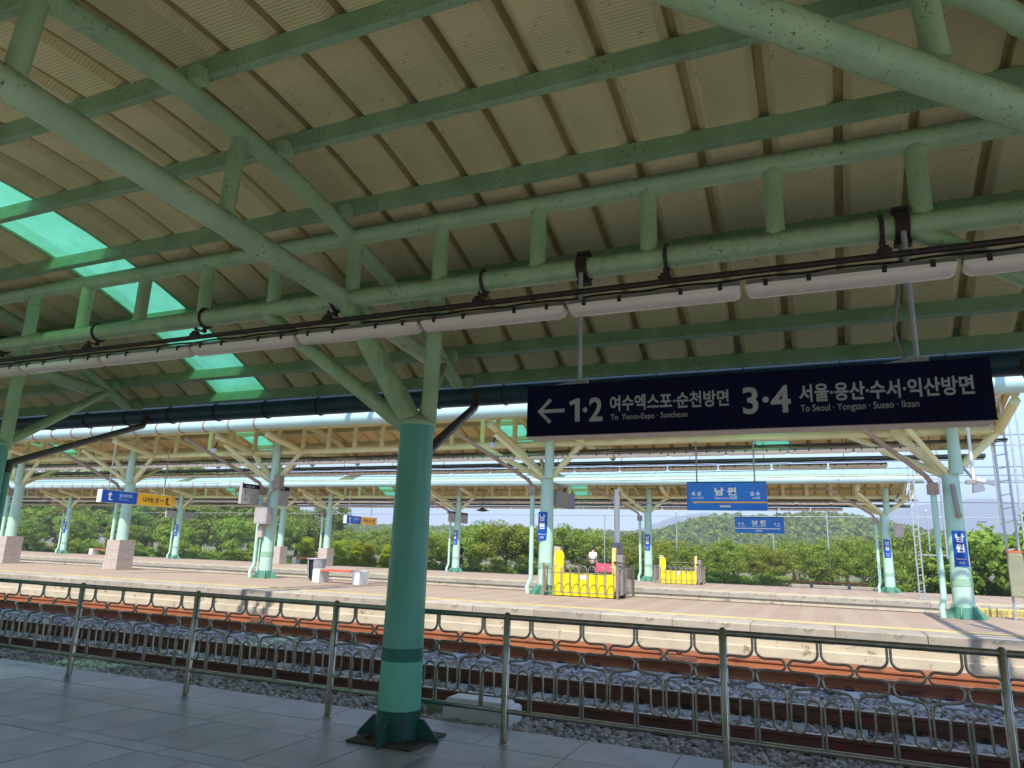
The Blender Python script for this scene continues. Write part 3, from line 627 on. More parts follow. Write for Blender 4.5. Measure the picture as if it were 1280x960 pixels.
# unseen building added behind the camera to cut sky light on the canopy
t = thing('sky_blocking_building', 'unseen cream building added behind the near platform to cut sky light', 'building', (0, -7.5, 0))
part('wall', MB().box(-45, 22, -6, 0, 0, 6.2).mesh('wall', M['wall_cream']), t); part('roof', MB().bbox(-45.6, 22.6, -6.6, .6, 6.2, 6.5, .05).mesh('roof', M['grey_metal']), t)
for i in range(14):
    w_ = part('window', MB().box(-.9, .9, 0, .05, 0, 1.5).mesh('window', M['steel']), t, (-42 + i * 4.6, 0, 1.0)); part('pane', MB().box(-.84, .84, .05, .056, .06, 1.44).mesh('pane', M['dark_pane']), w_)
def portal(label, x, y0, y1, z):
    t = thing('catenary_portal', label, 'portal beam', (x, 0, 0))
    for s in (-.42, .42):
        part('chord', MB().box(s - .05, s + .05, y0, y1, z, z + .1).mesh('chord', M['galv']), t); part('chord', MB().box(s - .05, s + .05, y0, y1, z + .7, z + .8).mesh('chord', M['galv']), t)
        n = int((y1 - y0) / .7); lac = MB()
        for i in range(n): lac.tube((s, y0 + i * .7, z + (.75 if i % 2 else .05)), (s, y0 + (i + 1) * .7, z + (.05 if i % 2 else .75)), .03, 5)
        part('lacing', lac.mesh('lacing', M['galv']), t)
    n = int((y1 - y0) / .5); lac = MB()
    for i in range(n): lac.box(-.42, .42, y0 + i * .5, y0 + i * .5 + .08, z + .02, z + .08)
    part('cross_bars', lac.mesh('cross_bars', M['galv']), t)
    for yy in (8.87, 12.72):
        part('dropper', MB().tube((0, yy, z), (0, yy, z - 2.2), .06, 8).mesh('dropper', M['galv']), t)
portal('lattice portal beam over the tracks above the ladder mast', 3.75, 7.0, 21.4, 8.6)
portal('lattice portal beam over the tracks left of the main column', -12.7, 7.0, 21.4, 8.6)
# ------------------------------------------------------------------ strip lights
def make_fixture(name, lab, L=1.6):
    t = thing(name, lab, 'strip light', (0, 0, 0))
    hb = MB(); hb.prism([(-.085, .0), (-.06, .045), (-.035, .06), (.035, .06), (.06, .045), (.085, .0)], -L / 2 + .02, L / 2 - .02); part('housing', hb.mesh('housing', M['grey_metal']), t)
    n = 8; pr = [(.10 * math.cos(PI + PI * i / n), .10 * math.sin(PI + PI * i / n) - .002) for i in range(n + 1)]
    db = MB(); k = len(pr); secs = [(-L / 2 + .012, .35), (-L / 2 + .03, .8), (-L / 2 + .07, 1), (L / 2 - .07, 1), (L / 2 - .03, .8), (L / 2 - .012, .35)]
    vs = [(x, a * (1 if s > .9 else .9), b * s) for x, s in secs for a, b in pr]; fs = [(j * k + i, (j + 1) * k + i, (j + 1) * k + i + 1, j * k + i + 1) for j in range(len(secs) - 1) for i in range(k - 1)]
    db.add(vs, fs, True); db.add([(secs[0][0], a, b * .35) for a, b in pr], [tuple(range(k))]); db.add([(secs[-1][0], a, b * .35) for a, b in pr], [tuple(range(k - 1, -1, -1))])
    part('diffuser', db.mesh('diffuser', M['diffuser']), t)
    cl = MB(); cl.box(-.018, .018, -.10, -.088, -.03, .03).box(-.012, .012, -.09, -.07, .02, .034); cm = cl.mesh('clip', M['iron'])
    for x in (-.62, -.28, .28, .62): part('clip', cm, t, (x, 0, 0))
    return t
FX = make_fixture('strip_light', 'x')
def hanger(ztop, zbot, r): pass
def light_row(label, y, ztube, xs, proto_lab, chord=None, rod_to=None, xr0=None, xr1=None, hang_x=(), group='', dy=0):
    yc = y; y = y + dy
    t = thing('lighting_conduit', label, 'conduit', (0, y, 0))   # hangs a little in front of the posts
    part('conduit', MB().tube((xr0, 0, ztube + .15), (xr1, 0, ztube + .15), .03, 8).mesh('conduit', M['iron']), t)
    part('cable', MB().path([(xr0 + (xr1 - xr0) * i / 160, .045, ztube + .105 + .008 * math.sin(i * 2.1)) for i in range(161)], .012, 5).mesh('cable', M['iron']), t)
    if chord is not None:
        zc = chord - ztube
        b = MB(); n = 18; b.path([(0, -dy + .122 * math.cos(2 * PI * i / n), zc + .122 * math.sin(2 * PI * i / n)) for i in range(n + 1)], .018, 4)
        b.box(-.02, .02, -dy - .02, -dy + .02, zc - .17, zc - .115).box(-.015, .015, -.02, -dy + .02, zc - .19, zc - .17).box(-.035, .035, -.03, .03, .19, .23); b.path([(0, 0, .2), (0, 0, zc - .15)], .010, 6); b.box(-.055, .055, -.04, .04, .145, .20)
        hm = b.mesh('hanger_clamp', M['iron'])
    else:
        hm = MB().path([(0, 0, .15), (0, 0, rod_to - ztube)], .010, 5).box(-.04, .04, -.04, .04, .13, .19).mesh('hanger_rod', M['iron'])
    for x in hang_x: part('hanger_clamp' if chord is not None else 'hanger_rod', hm, t, (x, 0, ztube))
    for i, x in enumerate(xs):
        if FX.get('used') is None:
            FX['used'] = 1; FX.location = (x, y, ztube); FX['label'] = proto_lab(i); FX['group'] = group
        else: copy_tree(FX, (x, y, ztube), proto_lab(i), group)
    del FX['used']; return t
xsn = [1.92 - i * 1.615 for i in range(16)]
def nl(i):
    if i == 0: return 'milky strip light at the far right end of the near row'
    if i == 1: return 'milky strip light passing above the right rod of the navy sign'
    return f'milky strip light on the near canopy, {ORD[i]} of the row counted from the right'
near_lights = light_row('black conduit carrying strip lights clamped under the near canopy truss', 6.24, 4.05, xsn, nl, chord=4.49, dy=-.13, xr0=-30, xr1=7.5,
          hang_x=[6.6, 4.6, .607, -1.186, -3.085, -4.98, -6.993, -8.95, -11, -13, -15], group='strip lights of the near canopy')
FX2 = FX
FX = bpy.data.objects.new('tmp', None); 
FX = make_fixture('strip_light', 'x')
light_row('dark conduit of strip lights along the middle of the first island canopy', CY2, P2Z + 4.12, [3.3 - i * 1.615 for i in range(34)], lambda i: f'pale strip light of the first island canopy middle row, {nth(i)} from its right end', rod_to=P2Z + 4.45,
          xr0=-56, xr1=4.3, hang_x=[3 - i * 2.28 for i in range(26)], group='strip lights, middle row of the first island canopy')
light_row('dark conduit of strip lights hung on rods at the back of the first island canopy', CY2 + 2.9, P2Z + 4.05, [2.7 - i * 1.615 for i in range(34)], lambda i: f'pale strip light of the first island canopy back row, {nth(i)} from its right end', rod_to=P2Z + 4.95,
          xr0=-56, xr1=4.3, hang_x=[3 - i * 2.28 for i in range(26)], group='strip lights, back row of the first island canopy')
light_row('thin conduit of strip lights along the middle of the farther island canopy', CY3, P3Z + 4.22, [2.9 - i * 1.615 for i in range(44)], lambda i: f'small strip light of the farther island canopy middle row, {nth(i)} from its right end', rod_to=P3Z + 4.45,
          xr0=-70, xr1=4.3, hang_x=[3 - i * 2.28 for i in range(32)], group='strip lights, middle row of the farther island canopy')
light_row('thin conduit of strip lights hung on rods behind the farther island canopy', CY3 + 2.9, P3Z + 4.1, [1.9 - i * 1.615 for i in range(44)], lambda i: f'small strip light of the farther island canopy back row, {nth(i)} from its right end', rod_to=P3Z + 4.95,
          xr0=-70, xr1=4.3, hang_x=[3 - i * 2.28 for i in range(32)], group='strip lights, back row of the farther island canopy')
for ch in list(FX.children): bpy.data.objects.remove(ch)
bpy.data.objects.remove(FX)

# ------------------------------------------------------------------ fence
def fence():
    t = thing('platform_fence', 'stainless steel fence of curled bars along the near platform edge', 'fence', (0, 6.59, 0))
    S = 2.0155; X0 = -2.8587
    postm = MB(); postm.path([(0, 0, 0), (0, 0, 1.155), (0, 0, 1.172)], .03, 14, rs=[.035, .035, .014]); postm = postm.mesh('post', M['steel'])
    flm = MB().path([(0, 0, 0), (0, 0, .012), (0, 0, .02)], .05, 14, rs=[.052, .052, .032]).mesh('post_flange', M['steel'])
    bays = range(-9, 5)
    trm = MB().tube((0, 0, 0), (S, 0, 0), .027, 10).mesh('top_rail', M['steel']); brm = MB().tube((0, 0, 0), (S, 0, 0), .023, 10).mesh('bottom_rail', M['steel'])
    def arc(cx, cz, r, a0, a1, n=7, rz=None): return [(cx + r * math.cos(R(a0 + (a1 - a0) * i / n)), 0, cz + (rz or r) * math.sin(R(a0 + (a1 - a0) * i / n))) for i in range(n + 1)]
    H = S / 8 - .0135
    def half(s):
        g0 = .013; p = [(g0, 0, 1.125), (g0, 0, 1.03)]
        p += arc(g0 + .075, 1.02, .075, 180, 262, 6)
        p += arc(H - .045, .905, .045, 88, -85, 9)
        p += arc(g0 + .055, .795, .062, 85, 178, 5, .065)[0:]
        p = p[:-1] + [(g0, 0, .812)]
        p += arc(g0 + .055, .80, .055, 190, 262, 5)
        p += arc(H - .065, .665, .065, 85, 5, 6)
        p += [(H, 0, .60), (H, 0, .455)]
        rr = .052
        p += arc(H - rr, .455, rr, -5, -175, 8)
        xx = H - 2 * rr - .004
        p += [(xx, 0, .50), (xx - .002, 0, .58)]
        rq = (xx - g0) / 2 - .002
        p += arc(g0 + rq, .60, rq, 5, 175, 8)
        p += [(g0, 0, .56), (g0, 0, .283)]
        q = [(s * a, b, c) for a, b, c in p]
        return MB().path(q, .0115, 6).mesh('curled_bar', M['steel'])
    hr, hl = half(1), half(-1)
    for k in bays:
        x = X0 + k * S
        pr = part('post', postm, t, (x, 0, 0)); part('post_flange', flm, pr)
        part('top_rail', trm, t, (x, 0, 1.128)); part('bottom_rail', brm, t, (x, 0, .283))
        for j in range(4):
            xc = x + S * (j + .5) / 4
            part('curled_bar', hr, t, (xc, 0, 0)); part('curled_bar', hl, t, (xc, 0, 0))
    return t
fence()

# ------------------------------------------------------------------ signs
def hung_rods(t, xs, z0, z1, y=0, r=.015, m='galv'):
    for x in xs: part('hanging_rod', MB().tube((0, 0, 0), (0, 0, z1 - z0), r, 10).mesh('hanging_rod', M[m]), t, (x, y, z0))
def big_sign():
    t = thing('direction_sign', 'long navy hanging sign with left arrow and platform numbers 1 2 and 3 4', 'sign', (0, 6.0, 2.785), rot=0)
    x0, x1, h, d = -2.47, 1.215, .475, .26
    part('box', MB().bbox(x0, x1, 0, d, 0.012, h, .006).mesh('box', M['navy']), t)
    part('light_underside', MB().box(x0 + .01, x1 - .01, .012, d - .012, 0, .011).mesh('light_underside', M['sign_bottom']), t)
    part('edge_trim', MB().box(x0 - .004, x1 + .004, -.006, 0.0, .004, .018).mesh('edge_trim', M['navy']), t)
    part('edge_trim', MB().box(x0 - .004, x1 + .004, -.006, 0.0, h - .014, h + .001).mesh('edge_trim', M['navy']), t)
    part('top_bracket', MB().box(x0 + .1, x1 - .3, d * .45, d * .6, h, h + .025).mesh('top_bracket', M['galv']), t)
    for x in (-2.0, .76):
        r_ = part('hanging_rod', MB().tube((0, 0, h), (0, 0, 4.40 - 2.785), .022, 12).mesh('hanging_rod', M['galv']), t, (x, d * .5, 0))
        cb = MB(); zc = 4.49 - 2.785; n = 20
        for w0 in (-.05, .05):
            pass
        ring = [(.118 * math.cos(2 * PI * i / n), zc + .118 * math.sin(2 * PI * i / n)) for i in range(n)]; rout = [(.13 * math.cos(2 * PI * i / n), zc + .13 * math.sin(2 * PI * i / n)) for i in range(n)]
        vs = [(-.055, a, b) for a, b in rout] + [(.055, a, b) for a, b in rout]; cb.add(vs, [(i, (i + 1) % n, n + (i + 1) % n, n + i) for i in range(n)], True)
        for s in (-.055, .055): cb.add([(s, a, b) for a, b in ring] + [(s, a, b) for a, b in rout], [(i, (i + 1) % n, n + (i + 1) % n, n + i) for i in range(n)])
        for zz in (-.17, .13): cb.box(-.065, .065, -.05, .05, zc + zz, zc + zz + .035)
        part('pipe_clamp', cb.mesh('pipe_clamp', M['rust_clamp']), t, (x, .24, 0))
        part('base_wedge', MB().prism([(-.4, h), (.08, h), (.08, h + .07), (-.02, h + .075)], -.02, .02, axis='y').mesh('base_wedge', M['galv']), t, (x, d * .5, 0))
    cable = MB().path([(.70, .16, h + .04), (.66, .17, .62), (.63, .18, .8), (.67, .2, 1.0), (.72, .2, 1.3), (.74, .21, 1.55)], .012, 6)
    part('cable', cable.mesh('cable', M['grey_metal']), t)
    g_ = M['letter_grey']; z = lambda v: v - 2.785
    a = MB(); w = .017
    a.prism([(-2.10, z(3.02) + w), (-2.31, z(3.02) + w), (-2.225, z(3.02) + .095), (-2.25, z(3.02) + .118), (-2.365, z(3.02)), (-2.25, z(3.02) - .118), (-2.225, z(3.02) - .095), (-2.31, z(3.02) - w), (-2.10, z(3.02) - w)], -.003, 0, axis='y')
    part('arrow', a.mesh('arrow', g_), t)
    one = MB(); one.prism([(-2.0, z(2.912)), (-1.955, z(2.912)), (-1.955, z(3.125)), (-1.99, z(3.125)), (-2.055, z(3.095)), (-2.045, z(3.06)), (-2.0, z(3.078))], -.003, 0, axis='y'); part('lettering', one.mesh('lettering', g_), t)
    lettering('·2', .30, g_, t, -1.925, z(2.912), width=.185, bold=.006)
    lettering('여수엑스포·순천방면', .15, g_, t, -1.672, z(3.003), width=1.02, bold=.003)
    lettering('To  Yeosu-Expo · Suncheon', .072, g_, t, -1.665, z(2.912), width=.67)
    lettering('3·4', .31, g_, t, -.541, z(2.918), width=.37, bold=.006)
    lettering('서울·용산·수서·익산방면', .155, g_, t, -.105, z(3.003), width=1.20, bold=.0035)
    lettering('To Seoul · Yongsan · Suseo · Iksan', .078, g_, t, -.10, z(2.912), width=.83)
M['rust_clamp'] = mat('rusty_clamp', (0.045, 0.02, 0.012), 0.7, col2=(0.02, 0.012, 0.01), nscale=12)
big_sign()

def name_sign(label, x0, x1, y, z0, z1, ztop, arrow_left):
    w, h = x1 - x0, z1 - z0
    t = thing('station_name_sign', label, 'sign', (x0, y, z0))
    part('panel', MB().bbox(0, w, 0, .14, 0, h, .01).mesh('panel', M['azure']), t)
    part('top_edge', MB().box(0, w, -.004, .14, h, h + .02).mesh('top_edge', M['navy']), t)
    hung_rods(t, [w * .13, w * .86], h, ztop - z0, .07, .022, 'grey_metal')
    cr = mat('cream_print', (0.86, 0.78, 0.62), .5); W = M['white']
    lettering('남 원', h * .30, cr, t, w * .36, h * .56, width=w * .27, bold=.008)
    lettering('Namwon南原', h * .14, W, t, w * .36, h * .395, width=w * .28)
    lettering('곡 성', h * .18, W, t, w * .06, h * .52, width=w * .12, bold=.003); lettering('Gokseong谷城', h * .09, W, t, w * .06, h * .41, width=w * .16)
    lettering('오 수', h * .18, W, t, w * .80, h * .52, width=w * .12, bold=.003); lettering('Osu獒樹', h * .09, W, t, w * .82, h * .41, width=w * .10)
    lettering('KORAIL', h * .10, cr, t, w * .42, h * .11, width=w * .14, bold=.004)
    s = 1
    b = MB(); e = [(.06 * w, .31 * h), (w, .31 * h), (w, .26 * h), (.11 * w, .26 * h), (.125 * w, .20 * h)]
    if not arrow_left: e = [(w - a, c) for a, c in reversed(e)]
    b.prism(e, -.003, 0, axis='y'); part('arrow', b.mesh('arrow', cr if not arrow_left else M['yellow']), t)
name_sign('large blue hanging station name sign with yellow arrow pointing left', -3.44, -1.32, 20.3, 3.03, 3.79, P2Z + 4.42, True)
name_sign('smaller blue hanging station name sign with white arrow pointing right', -4.18, -1.78, 39.0, 3.07, 3.87, P3Z + 4.42, False)

def exit_sign(label, x, y0, y1, z0, z1, ztop):
    w, h = y1 - y0, z1 - z0
    t = thing('exit_sign', label, 'sign', (x, y0, z0), PI / 2)     # local +x runs along world +y, face looks to world +x
    part('box', MB().bbox(0, w, 0.02, .24, 0, h, .01).mesh('box', M['white']), t)
    bl = MB().box(.02, w * .46, 0.0, .02, 0.005, h - .005).mesh('elevator_panel', M['blue']); part('elevator_panel', bl, t)
    part('exit_panel', MB().box(w * .46 + .002, w, -.001, .02, 0.005, h - .005).mesh('exit_panel', M['yellow']), t)
    hung_rods(t, [w * .1, w * .85], h, ztop - z0, .12, .02, 'grey_metal')
    lb = mat('pale_blue_print', (0.35, 0.5, 0.8), .5)
    lettering('엘리베이터', h * .34, lb, t, w * .22, h * .48, -.003, w * .17, .002); lettering('Elevator', h * .16, lb, t, w * .22, h * .28, -.003, w * .13)
    def arr(m, cx, s=1):
        b = MB(); b.prism([(cx - .03, h * .2), (cx + .03 , h * .2), (cx + .03, h * .6), (cx + .09, h * .6), (cx, h * .85), (cx - .09, h * .6), (cx - .03, h * .6)], -.005, -.001, axis='y')
        b.prism([(cx + .03, h * .2), (cx + .12, h * .2), (cx + .12, h * .29), (cx + .03, h * .29)], -.005, -.001, axis='y'); return part('arrow', b.mesh('arrow', m), t)
    arr(M['white'], w * .10); arr(M['black'], w * .88)
    lettering('나가는 곳', h * .46, M['black'], t, w * .54, h * .34, -.004, w * .22, .004); lettering('Exit', h * .18, M['black'], t, w * .78, h * .5, -.004, w * .05)
exit_sign('blue and yellow hanging sign with up arrows on the first island platform', -22.6, 16.85, 19.9, 2.94, 3.37, P2Z + 4.6)
exit_sign('small blue and yellow hanging sign on the farther island platform', -26.0, 35.4, 38.55, 3.06, 3.53, P3Z + 4.6)

def column_plate(label, x, y, z, h, rad):
    w = .30; t = thing('column_name_plate', label, 'sign', (x, y, z))
    n = 6; b = MB(); vs = []; fs = []
    for i in range(n + 1):
        a = -PI / 2 - w / 2 / rad + w / rad * i / n; c, s_ = math.cos(a), math.sin(a)
        for q, zz in ((rad, -h / 2), (rad + .012, -h / 2), (rad + .012, h / 2), (rad, h / 2)): vs.append((q * c, q * s_, zz))
    for i in range(n):
        a = 4 * i
        fs += [(a + 1, a + 5, a + 6, a + 2), (a, a + 4, a + 5, a + 1), (a + 2, a + 6, a + 7, a + 3)]
    b.add(vs, fs, False); b.add([vs[j] for j in range(4)], [(0, 1, 2, 3)]); b.add(vs[-4:], [(3, 2, 1, 0)])
    part('plate', b.mesh('plate', M['blue']), t)
    for k, ch in enumerate('남원'):
        lettering(ch, .21, M['white'], t, 0, h / 2 - .25 - k * .24, -rad - .016, bold=.006, align='CENTER')
    lettering('Namwon', .06, M['white'], t, 0, -h / 2 + .16, -rad - .016, align='CENTER'); lettering('南原', .065, M['white'], t, 0, -h / 2 + .06, -rad - .016, align='CENTER')
for i, (c, lab) in enumerate([(3.0, 'blue upright name plate on the rightmost column of the first island platform'), (-7.7, 'blue upright name plate on the island column beside the yellow stair lift'),]):
    column_plate(lab, c + (.02 if i == 0 else -.05), CY2, P2Z + (1.62 if i == 0 else 1.98), .84, .226)
for c, lab in [(2.8, 'small blue name plate on rightmost column of the farther island platform'), (-8.8, 'small blue name plate on the far column left of the second yellow lift'),
               (-20.6, 'small blue name plate on the far column beside the person in black'), (-43.9, 'small blue name plate on far column under the yellow exit sign'), (-56.2, 'small blue name plate on the leftmost far column')]:
    column_plate(lab, c, CY3, P3Z + 2.05, .84, .23)

def info_board(label, x, y, z, w=.85, h=.72, mt='grey_metal', txt='타는곳', n='3'):
    t = thing('platform_board', label, 'sign', (x, y, z), PI / 2)
    part('case', MB().bbox(0, w, 0, .12, 0, h, .01).mesh('case', M['board_grey']), t)
    part('header', MB().box(.0, w, -.004, 0, h * .78, h).mesh('header', M['navy']), t)
    lettering(txt, h * .13, M['white'], t, w * .2, h * .82, -.006, w * .5); lettering(n, h * .24, M['black'], t, w * .15, h * .5, -.003, bold=.004)
    lettering('→', h * .2, M['black'], t, w * .65, h * .38, -.003); lettering('Track', h * .1, M['black'], t, w * .15, h * .22, -.003)
M['board_grey'] = mat('light_grey_board', (0.48, 0.44, 0.42), .5)
info_board('grey platform board on the near side of the island column by the bin', -18.4 - .4, CY2 - 1.15, 3.08, txt='타는곳')
info_board('grey platform board on the back side of the island column by the bin', -18.4 - .4, CY2 + .45, 3.15, txt='타는곳')
for c, w1, w2 in [(-20.6, 'near', 'column beside the person in black'), (-43.9, 'near', 'column under the yellow exit sign')]:
    info_board(f'small grey board on the near side of the far {w2}', c, CY3 - 1.25, 3.35, .9, .65)
    info_board(f'small grey board on the back side of the far {w2}', c, CY3 + .45, 3.35, .9, .65)
bx = thing('equipment_box', 'plain grey cabinet fixed to the island column behind the trash bin', 'cabinet', (-18.4, CY2 - .52, 2.42))
part('cabinet', MB().bbox(-.28, .28, -.02, .3, 0, .6, .02).mesh('cabinet', M['board_grey']), bx); part('door', MB().box(-.24, .24, -.03, -.02, .04, .56).mesh('door', M['board_grey']), bx)
bx = thing('equipment_box', 'narrow beige box fixed low on the island column behind the trash bin', 'cabinet', (-18.52, CY2 - .36, 1.95))
part('cabinet', MB().bbox(-.11, .11, 0, .14, 0, .42, .02).mesh('cabinet', M['pedestal']), bx); part('conduit', MB().tube((.0, .08, -1.3), (.0, .08, 0), .025, 8).mesh('conduit', M['col_pale']), bx)
bx = thing('junction_box', 'brown junction box at the top of the island column behind the bin', 'cabinet', (-18.1, CY2 - .3, 3.7))
part('cabinet', MB().bbox(-.18, .18, 0, .25, 0, .45, .02).mesh('cabinet', M['pipe_brown']), bx); part('conduit', MB().path([(0, .1, .0), (-.15, .0, -.15), (-.3, .0, -.5), (-.32, .0, -1.1)], .03, 8).mesh('conduit', M['pipe_brown']), bx)
# LED board by column -7.7
t = thing('led_display', 'grey display board with amber characters on an arm beside the lift column', 'display board', (-7.5, CY2 + .35, 3.18), PI / 2)
part('case', MB().bbox(0, 1.75, 0, .22, 0, .47, .02).mesh('case', M['grey_metal']), t); part('screen', MB().box(.06, 1.69, -.006, 0, .06, .41).mesh('screen', mat('grey_screen', (0.30, 0.28, 0.32), .3)), t)
part('arm', MB().box(-.2, 1.3, .07, .15, .62, .70).mesh('arm', M['grey_metal']), t); part('arm_post', MB().box(1.0, 1.1, .08, .14, .47, .62).mesh('arm_post', M['iron']), t)
am = mat('amber_print', (0.75, 0.45, 0.08), .5)
lettering('열차', .22, am, t, .55, .14, -.010, bold=.003)

# yellow warning board on the wall of the farther platform
t = thing('warning_board', 'yellow warning board standing between the far tracks, right edge of the picture', 'sign', (4.35, 27.75, .17))
for q in (.2, 1.3): part('leg', MB().tube((q, .03, -.3), (q, .03, 0), .02, 6).mesh('leg', M['grey_metal']), t)
part('board', MB().bbox(0, 1.55, 0, .04, 0, .30, .005).mesh('board', mat('faded_yellow_board', (0.72, 0.60, 0.20), .6)), t)
lettering('선로무단횡단 절대금지', .20, mat('faded_brown_print', (0.42, 0.28, 0.08), .6), t, .08, .08, -.005, width=1.4, bold=.003)

# ------------------------------------------------------------------ masts, poles, wires
def ladder_mast(label, x, y, z0, z1, w=.24, cross=.33, cat='lattice mast', box=False, diag=False):
    t = thing('lattice_mast', label, cat, (x, y, z0), .0)
    H = z1 - z0
    for s in (-1, 1): part('stile', MB().box(s * w / 2 - .025, s * w / 2 + .025, -.025, .025, 0, H).mesh('stile', M['galv']), t)
    me = MB().tube((-w / 2, 0, 0), (w / 2, 0, .06), .014, 6).mesh('rung', M['galv']); n = int(H / cross)
    for i in range(n): part('rung', me, t, (0, 0, .3 + i * cross))
    if box:
        part('box', MB().bbox(-.16, .16, -.14, -.03, .55, 1.55, .02).mesh('box', M['box_green']), t)
        part('clamp', MB().box(-.17, .17, -.06, .05, 1.56, 1.62).mesh('clamp', M['orange']), t); part('clamp', MB().box(.02, .17, -.06, .05, .7, .76).mesh('clamp', M['orange']), t)
    return t
M['box_green'] = mat('dull_green_box', (0.30, 0.31, 0.20), .6)
ladder_mast('ladder shaped mast with green box and orange clamps at the right edge', 4.22, 21.0, P2Z, 10.5, box=True)
m_ = ladder_mast('lattice mast with crossbars in front of the trees right of the far canopy', 3.45, 33.0, P3Z, 10, w=.18, cross=.3)
for zz in (1.7, 3.2, 4.7): part('crossbar', MB().box(0, 1.6, -.03, .03, zz, zz + .05).mesh('crossbar', M['galv']), m_)
part('stile', MB().tube((1.0, 0, 1.6), (1.0, 0, 9), .035, 8).mesh('stile', M['galv']), m_); part('stile', MB().tube((1.5, 0, 1.6), (1.5, 0, 9), .03, 8).mesh('stile', M['galv']), m_)
m_ = ladder_mast('lattice mast beyond the ladder mast, cut by the right edge', 5.35, 24.6, -.1, 10, w=.2, cross=.5)
for zz in (3.1, 4.3): part('crossbar', MB().box(-1.2, .4, -.03, .03, zz, zz + .04).mesh('crossbar', M['galv']), m_)
part('stile', MB().tube((-.6, 0, 3.0), (-.6, 0, 9), .025, 8).mesh('stile', M['galv']), m_)
for i, (y, z) in enumerate([(26.1, 4.75), (29.4, 4.85), (26.1, 5.75), (29.4, 5.9), (33.5, 4.2), (12.7, 7.2), (34.5, 5.1)]):
    if y < 15: continue
    xa = -60 if z > 5 else -60
    w_ = MB(); w_.path([(xa + 4 * k, 0, .05 * math.sin(k * .9)) for k in range(30)], .011, 4)
    o = part('overhead_wire', w_.mesh('overhead_wire', M['iron']), None, (0, y, z))
    tag(o, 'thin dark overhead wire running along the tracks, ' + ['lower one over the third track', 'lower one over the fourth track', 'upper one over the third track', 'upper one over the fourth track', 'lowest one over the far platform edge', '', 'higher one over the far platform edge'][i], 'overhead wire', 'overhead wires')
w_ = MB().path([(-60, 0, 0), (60, 0, .5)], .02, 4)
for y, z, lab in [(48.5, 4.2, 'pale cable crossing in front of the wooded hill'),]:
    o = part('overhead_wire', w_.mesh('overhead_wire', M['galv']), None, (0, y, z)); tag(o, lab, 'cable')
t = thing('platform_pole', 'white topped round pole with grey sleeve beside the yellow stair lift', 'pole', (-5.72, 21.3, P2Z))
part('upper_pole', MB().tube((0, 0, 1.55), (0, 0, 3.15), .085, 14).mesh('upper_pole', M['white']), t); part('sleeve', MB().bbox(-.15, .15, -.15, .15, 0, 1.55, .02).mesh('sleeve', M['grey_metal']), t)
part('top_bracket', MB().tube((-.18, 0, 3.2), (.12, 0, 3.05), .025, 6).mesh('top_bracket', M['iron']), t); part('band', MB().box(-.16, .16, -.16, .16, .95, 1.0).mesh('band', M['iron']), t)
for px, py, h, lab in [(-9.6, 52, 5.0, 'thin pale post rising from the trees left of the small name sign'), (-3.1, 52, 4.6, 'thin pale post just below the small blue name sign'), (.3, 52, 5.4, 'thin pale post in the trees right of the blue name signs'), (6.1, 52, 5.2, 'thin pale post in trees near the far rightmost column'),
                       (-14.9, 52, 4.8, 'thin pale post rising behind the second yellow lift')]:
    t = thing('thin_post', lab, 'post', (px, py, -.1)); part('shaft', MB().tube((0, 0, 0), (0, 0, h), .06, 8, .04).mesh('shaft', M['galv']), t); part('cap', MB().sphere((0, 0, h), .06, 6, 4).mesh('cap', M['white']), t)

# CCTV on a hanging pole, flood lamps, hanging lamp
t = thing('security_camera', 'white camera on a hanging pole right of the navy sign', 'camera', (3.24, 19.0, 3.55))
part('pole', MB().tube((0, 0, .12), (0, 0, 1.75), .035, 10).mesh('pole', M['white']), t); part('mount', MB().bbox(-.16, .06, -.08, .08, .03, .13, .02).mesh('mount', M['grey_metal']), t)
part('body', MB().tube((.05, -.05, .12), (.38, -.12, .02), .055, 10).mesh('body', M['white']), t); part('roof_hook', MB().path([(0, 0, 1.75), (-.02, 0, 1.9), (.0, .05, 2.0)], .02, 6).mesh('roof_hook', M['iron']), t)
def round_lamp(label, x, y, z):
    t = thing('round_lamp', label, 'lamp', (x, y, z)); part('globe', MB().sphere((0, 0, 0), .12, 12, 8, sz=.8).mesh('globe', M['lamp_glass']), t); part('holder', MB().tube((0, 0, .06), (.12, .0, .3), .03, 8).mesh('holder', M['iron']), t)
round_lamp('white round lamp at the right end of the farther island canopy', 3.35, 38.6, 4.75)
round_lamp('white round lamp under the first island canopy left of the main column', -19.9, 18.9, 4.92)
round_lamp('white round lamp beside the left end of the navy sign', -9.0, 19.2, 4.85)
t = thing('hanging_lamp', 'dark dish lamp hanging from the farther canopy right of the main column', 'lamp', (-18.75, 38.9, 4.05))
part('rod', MB().tube((0, 0, .15), (0, 0, .95), .02, 6).mesh('rod', M['iron']), t); part('dish', MB().path([(0, 0, .2), (0, 0, .12), (0, 0, .04), (0, 0, -.03)], .1, 14, rs=[.06, .18, .42, .12]).mesh('dish', M['iron']), t)
t = thing('flood_lamp', 'white box flood lamp on the right side of the rightmost island column', 'lamp', (3.45, CY2 - .1, 3.5))
part('housing', MB().prism([(-.02, 0), (.22, .05), (.2, .32), (.02, .36)], -.12, .12, axis='y').mesh('housing', M['white']), t); part('bracket', MB().path([(-.25, 0, .75), (-.12, 0, .55), (.05, 0, .3)], .035, 6).mesh('bracket', M['galv']), t)
t = thing('column_lamp', 'grey tube lamp strapped to the front of the rightmost island column', 'lamp', (3.0, CY2 - .3, 2.95))
part('tube', MB().tube((.05, 0, 0), (-.02, -.02, .75), .06, 10).mesh('tube', M['grey_metal']), t); part('cap', MB().sphere((.05, 0, 0), .08, 8, 6).mesh('cap', M['pipe_brown']), t)
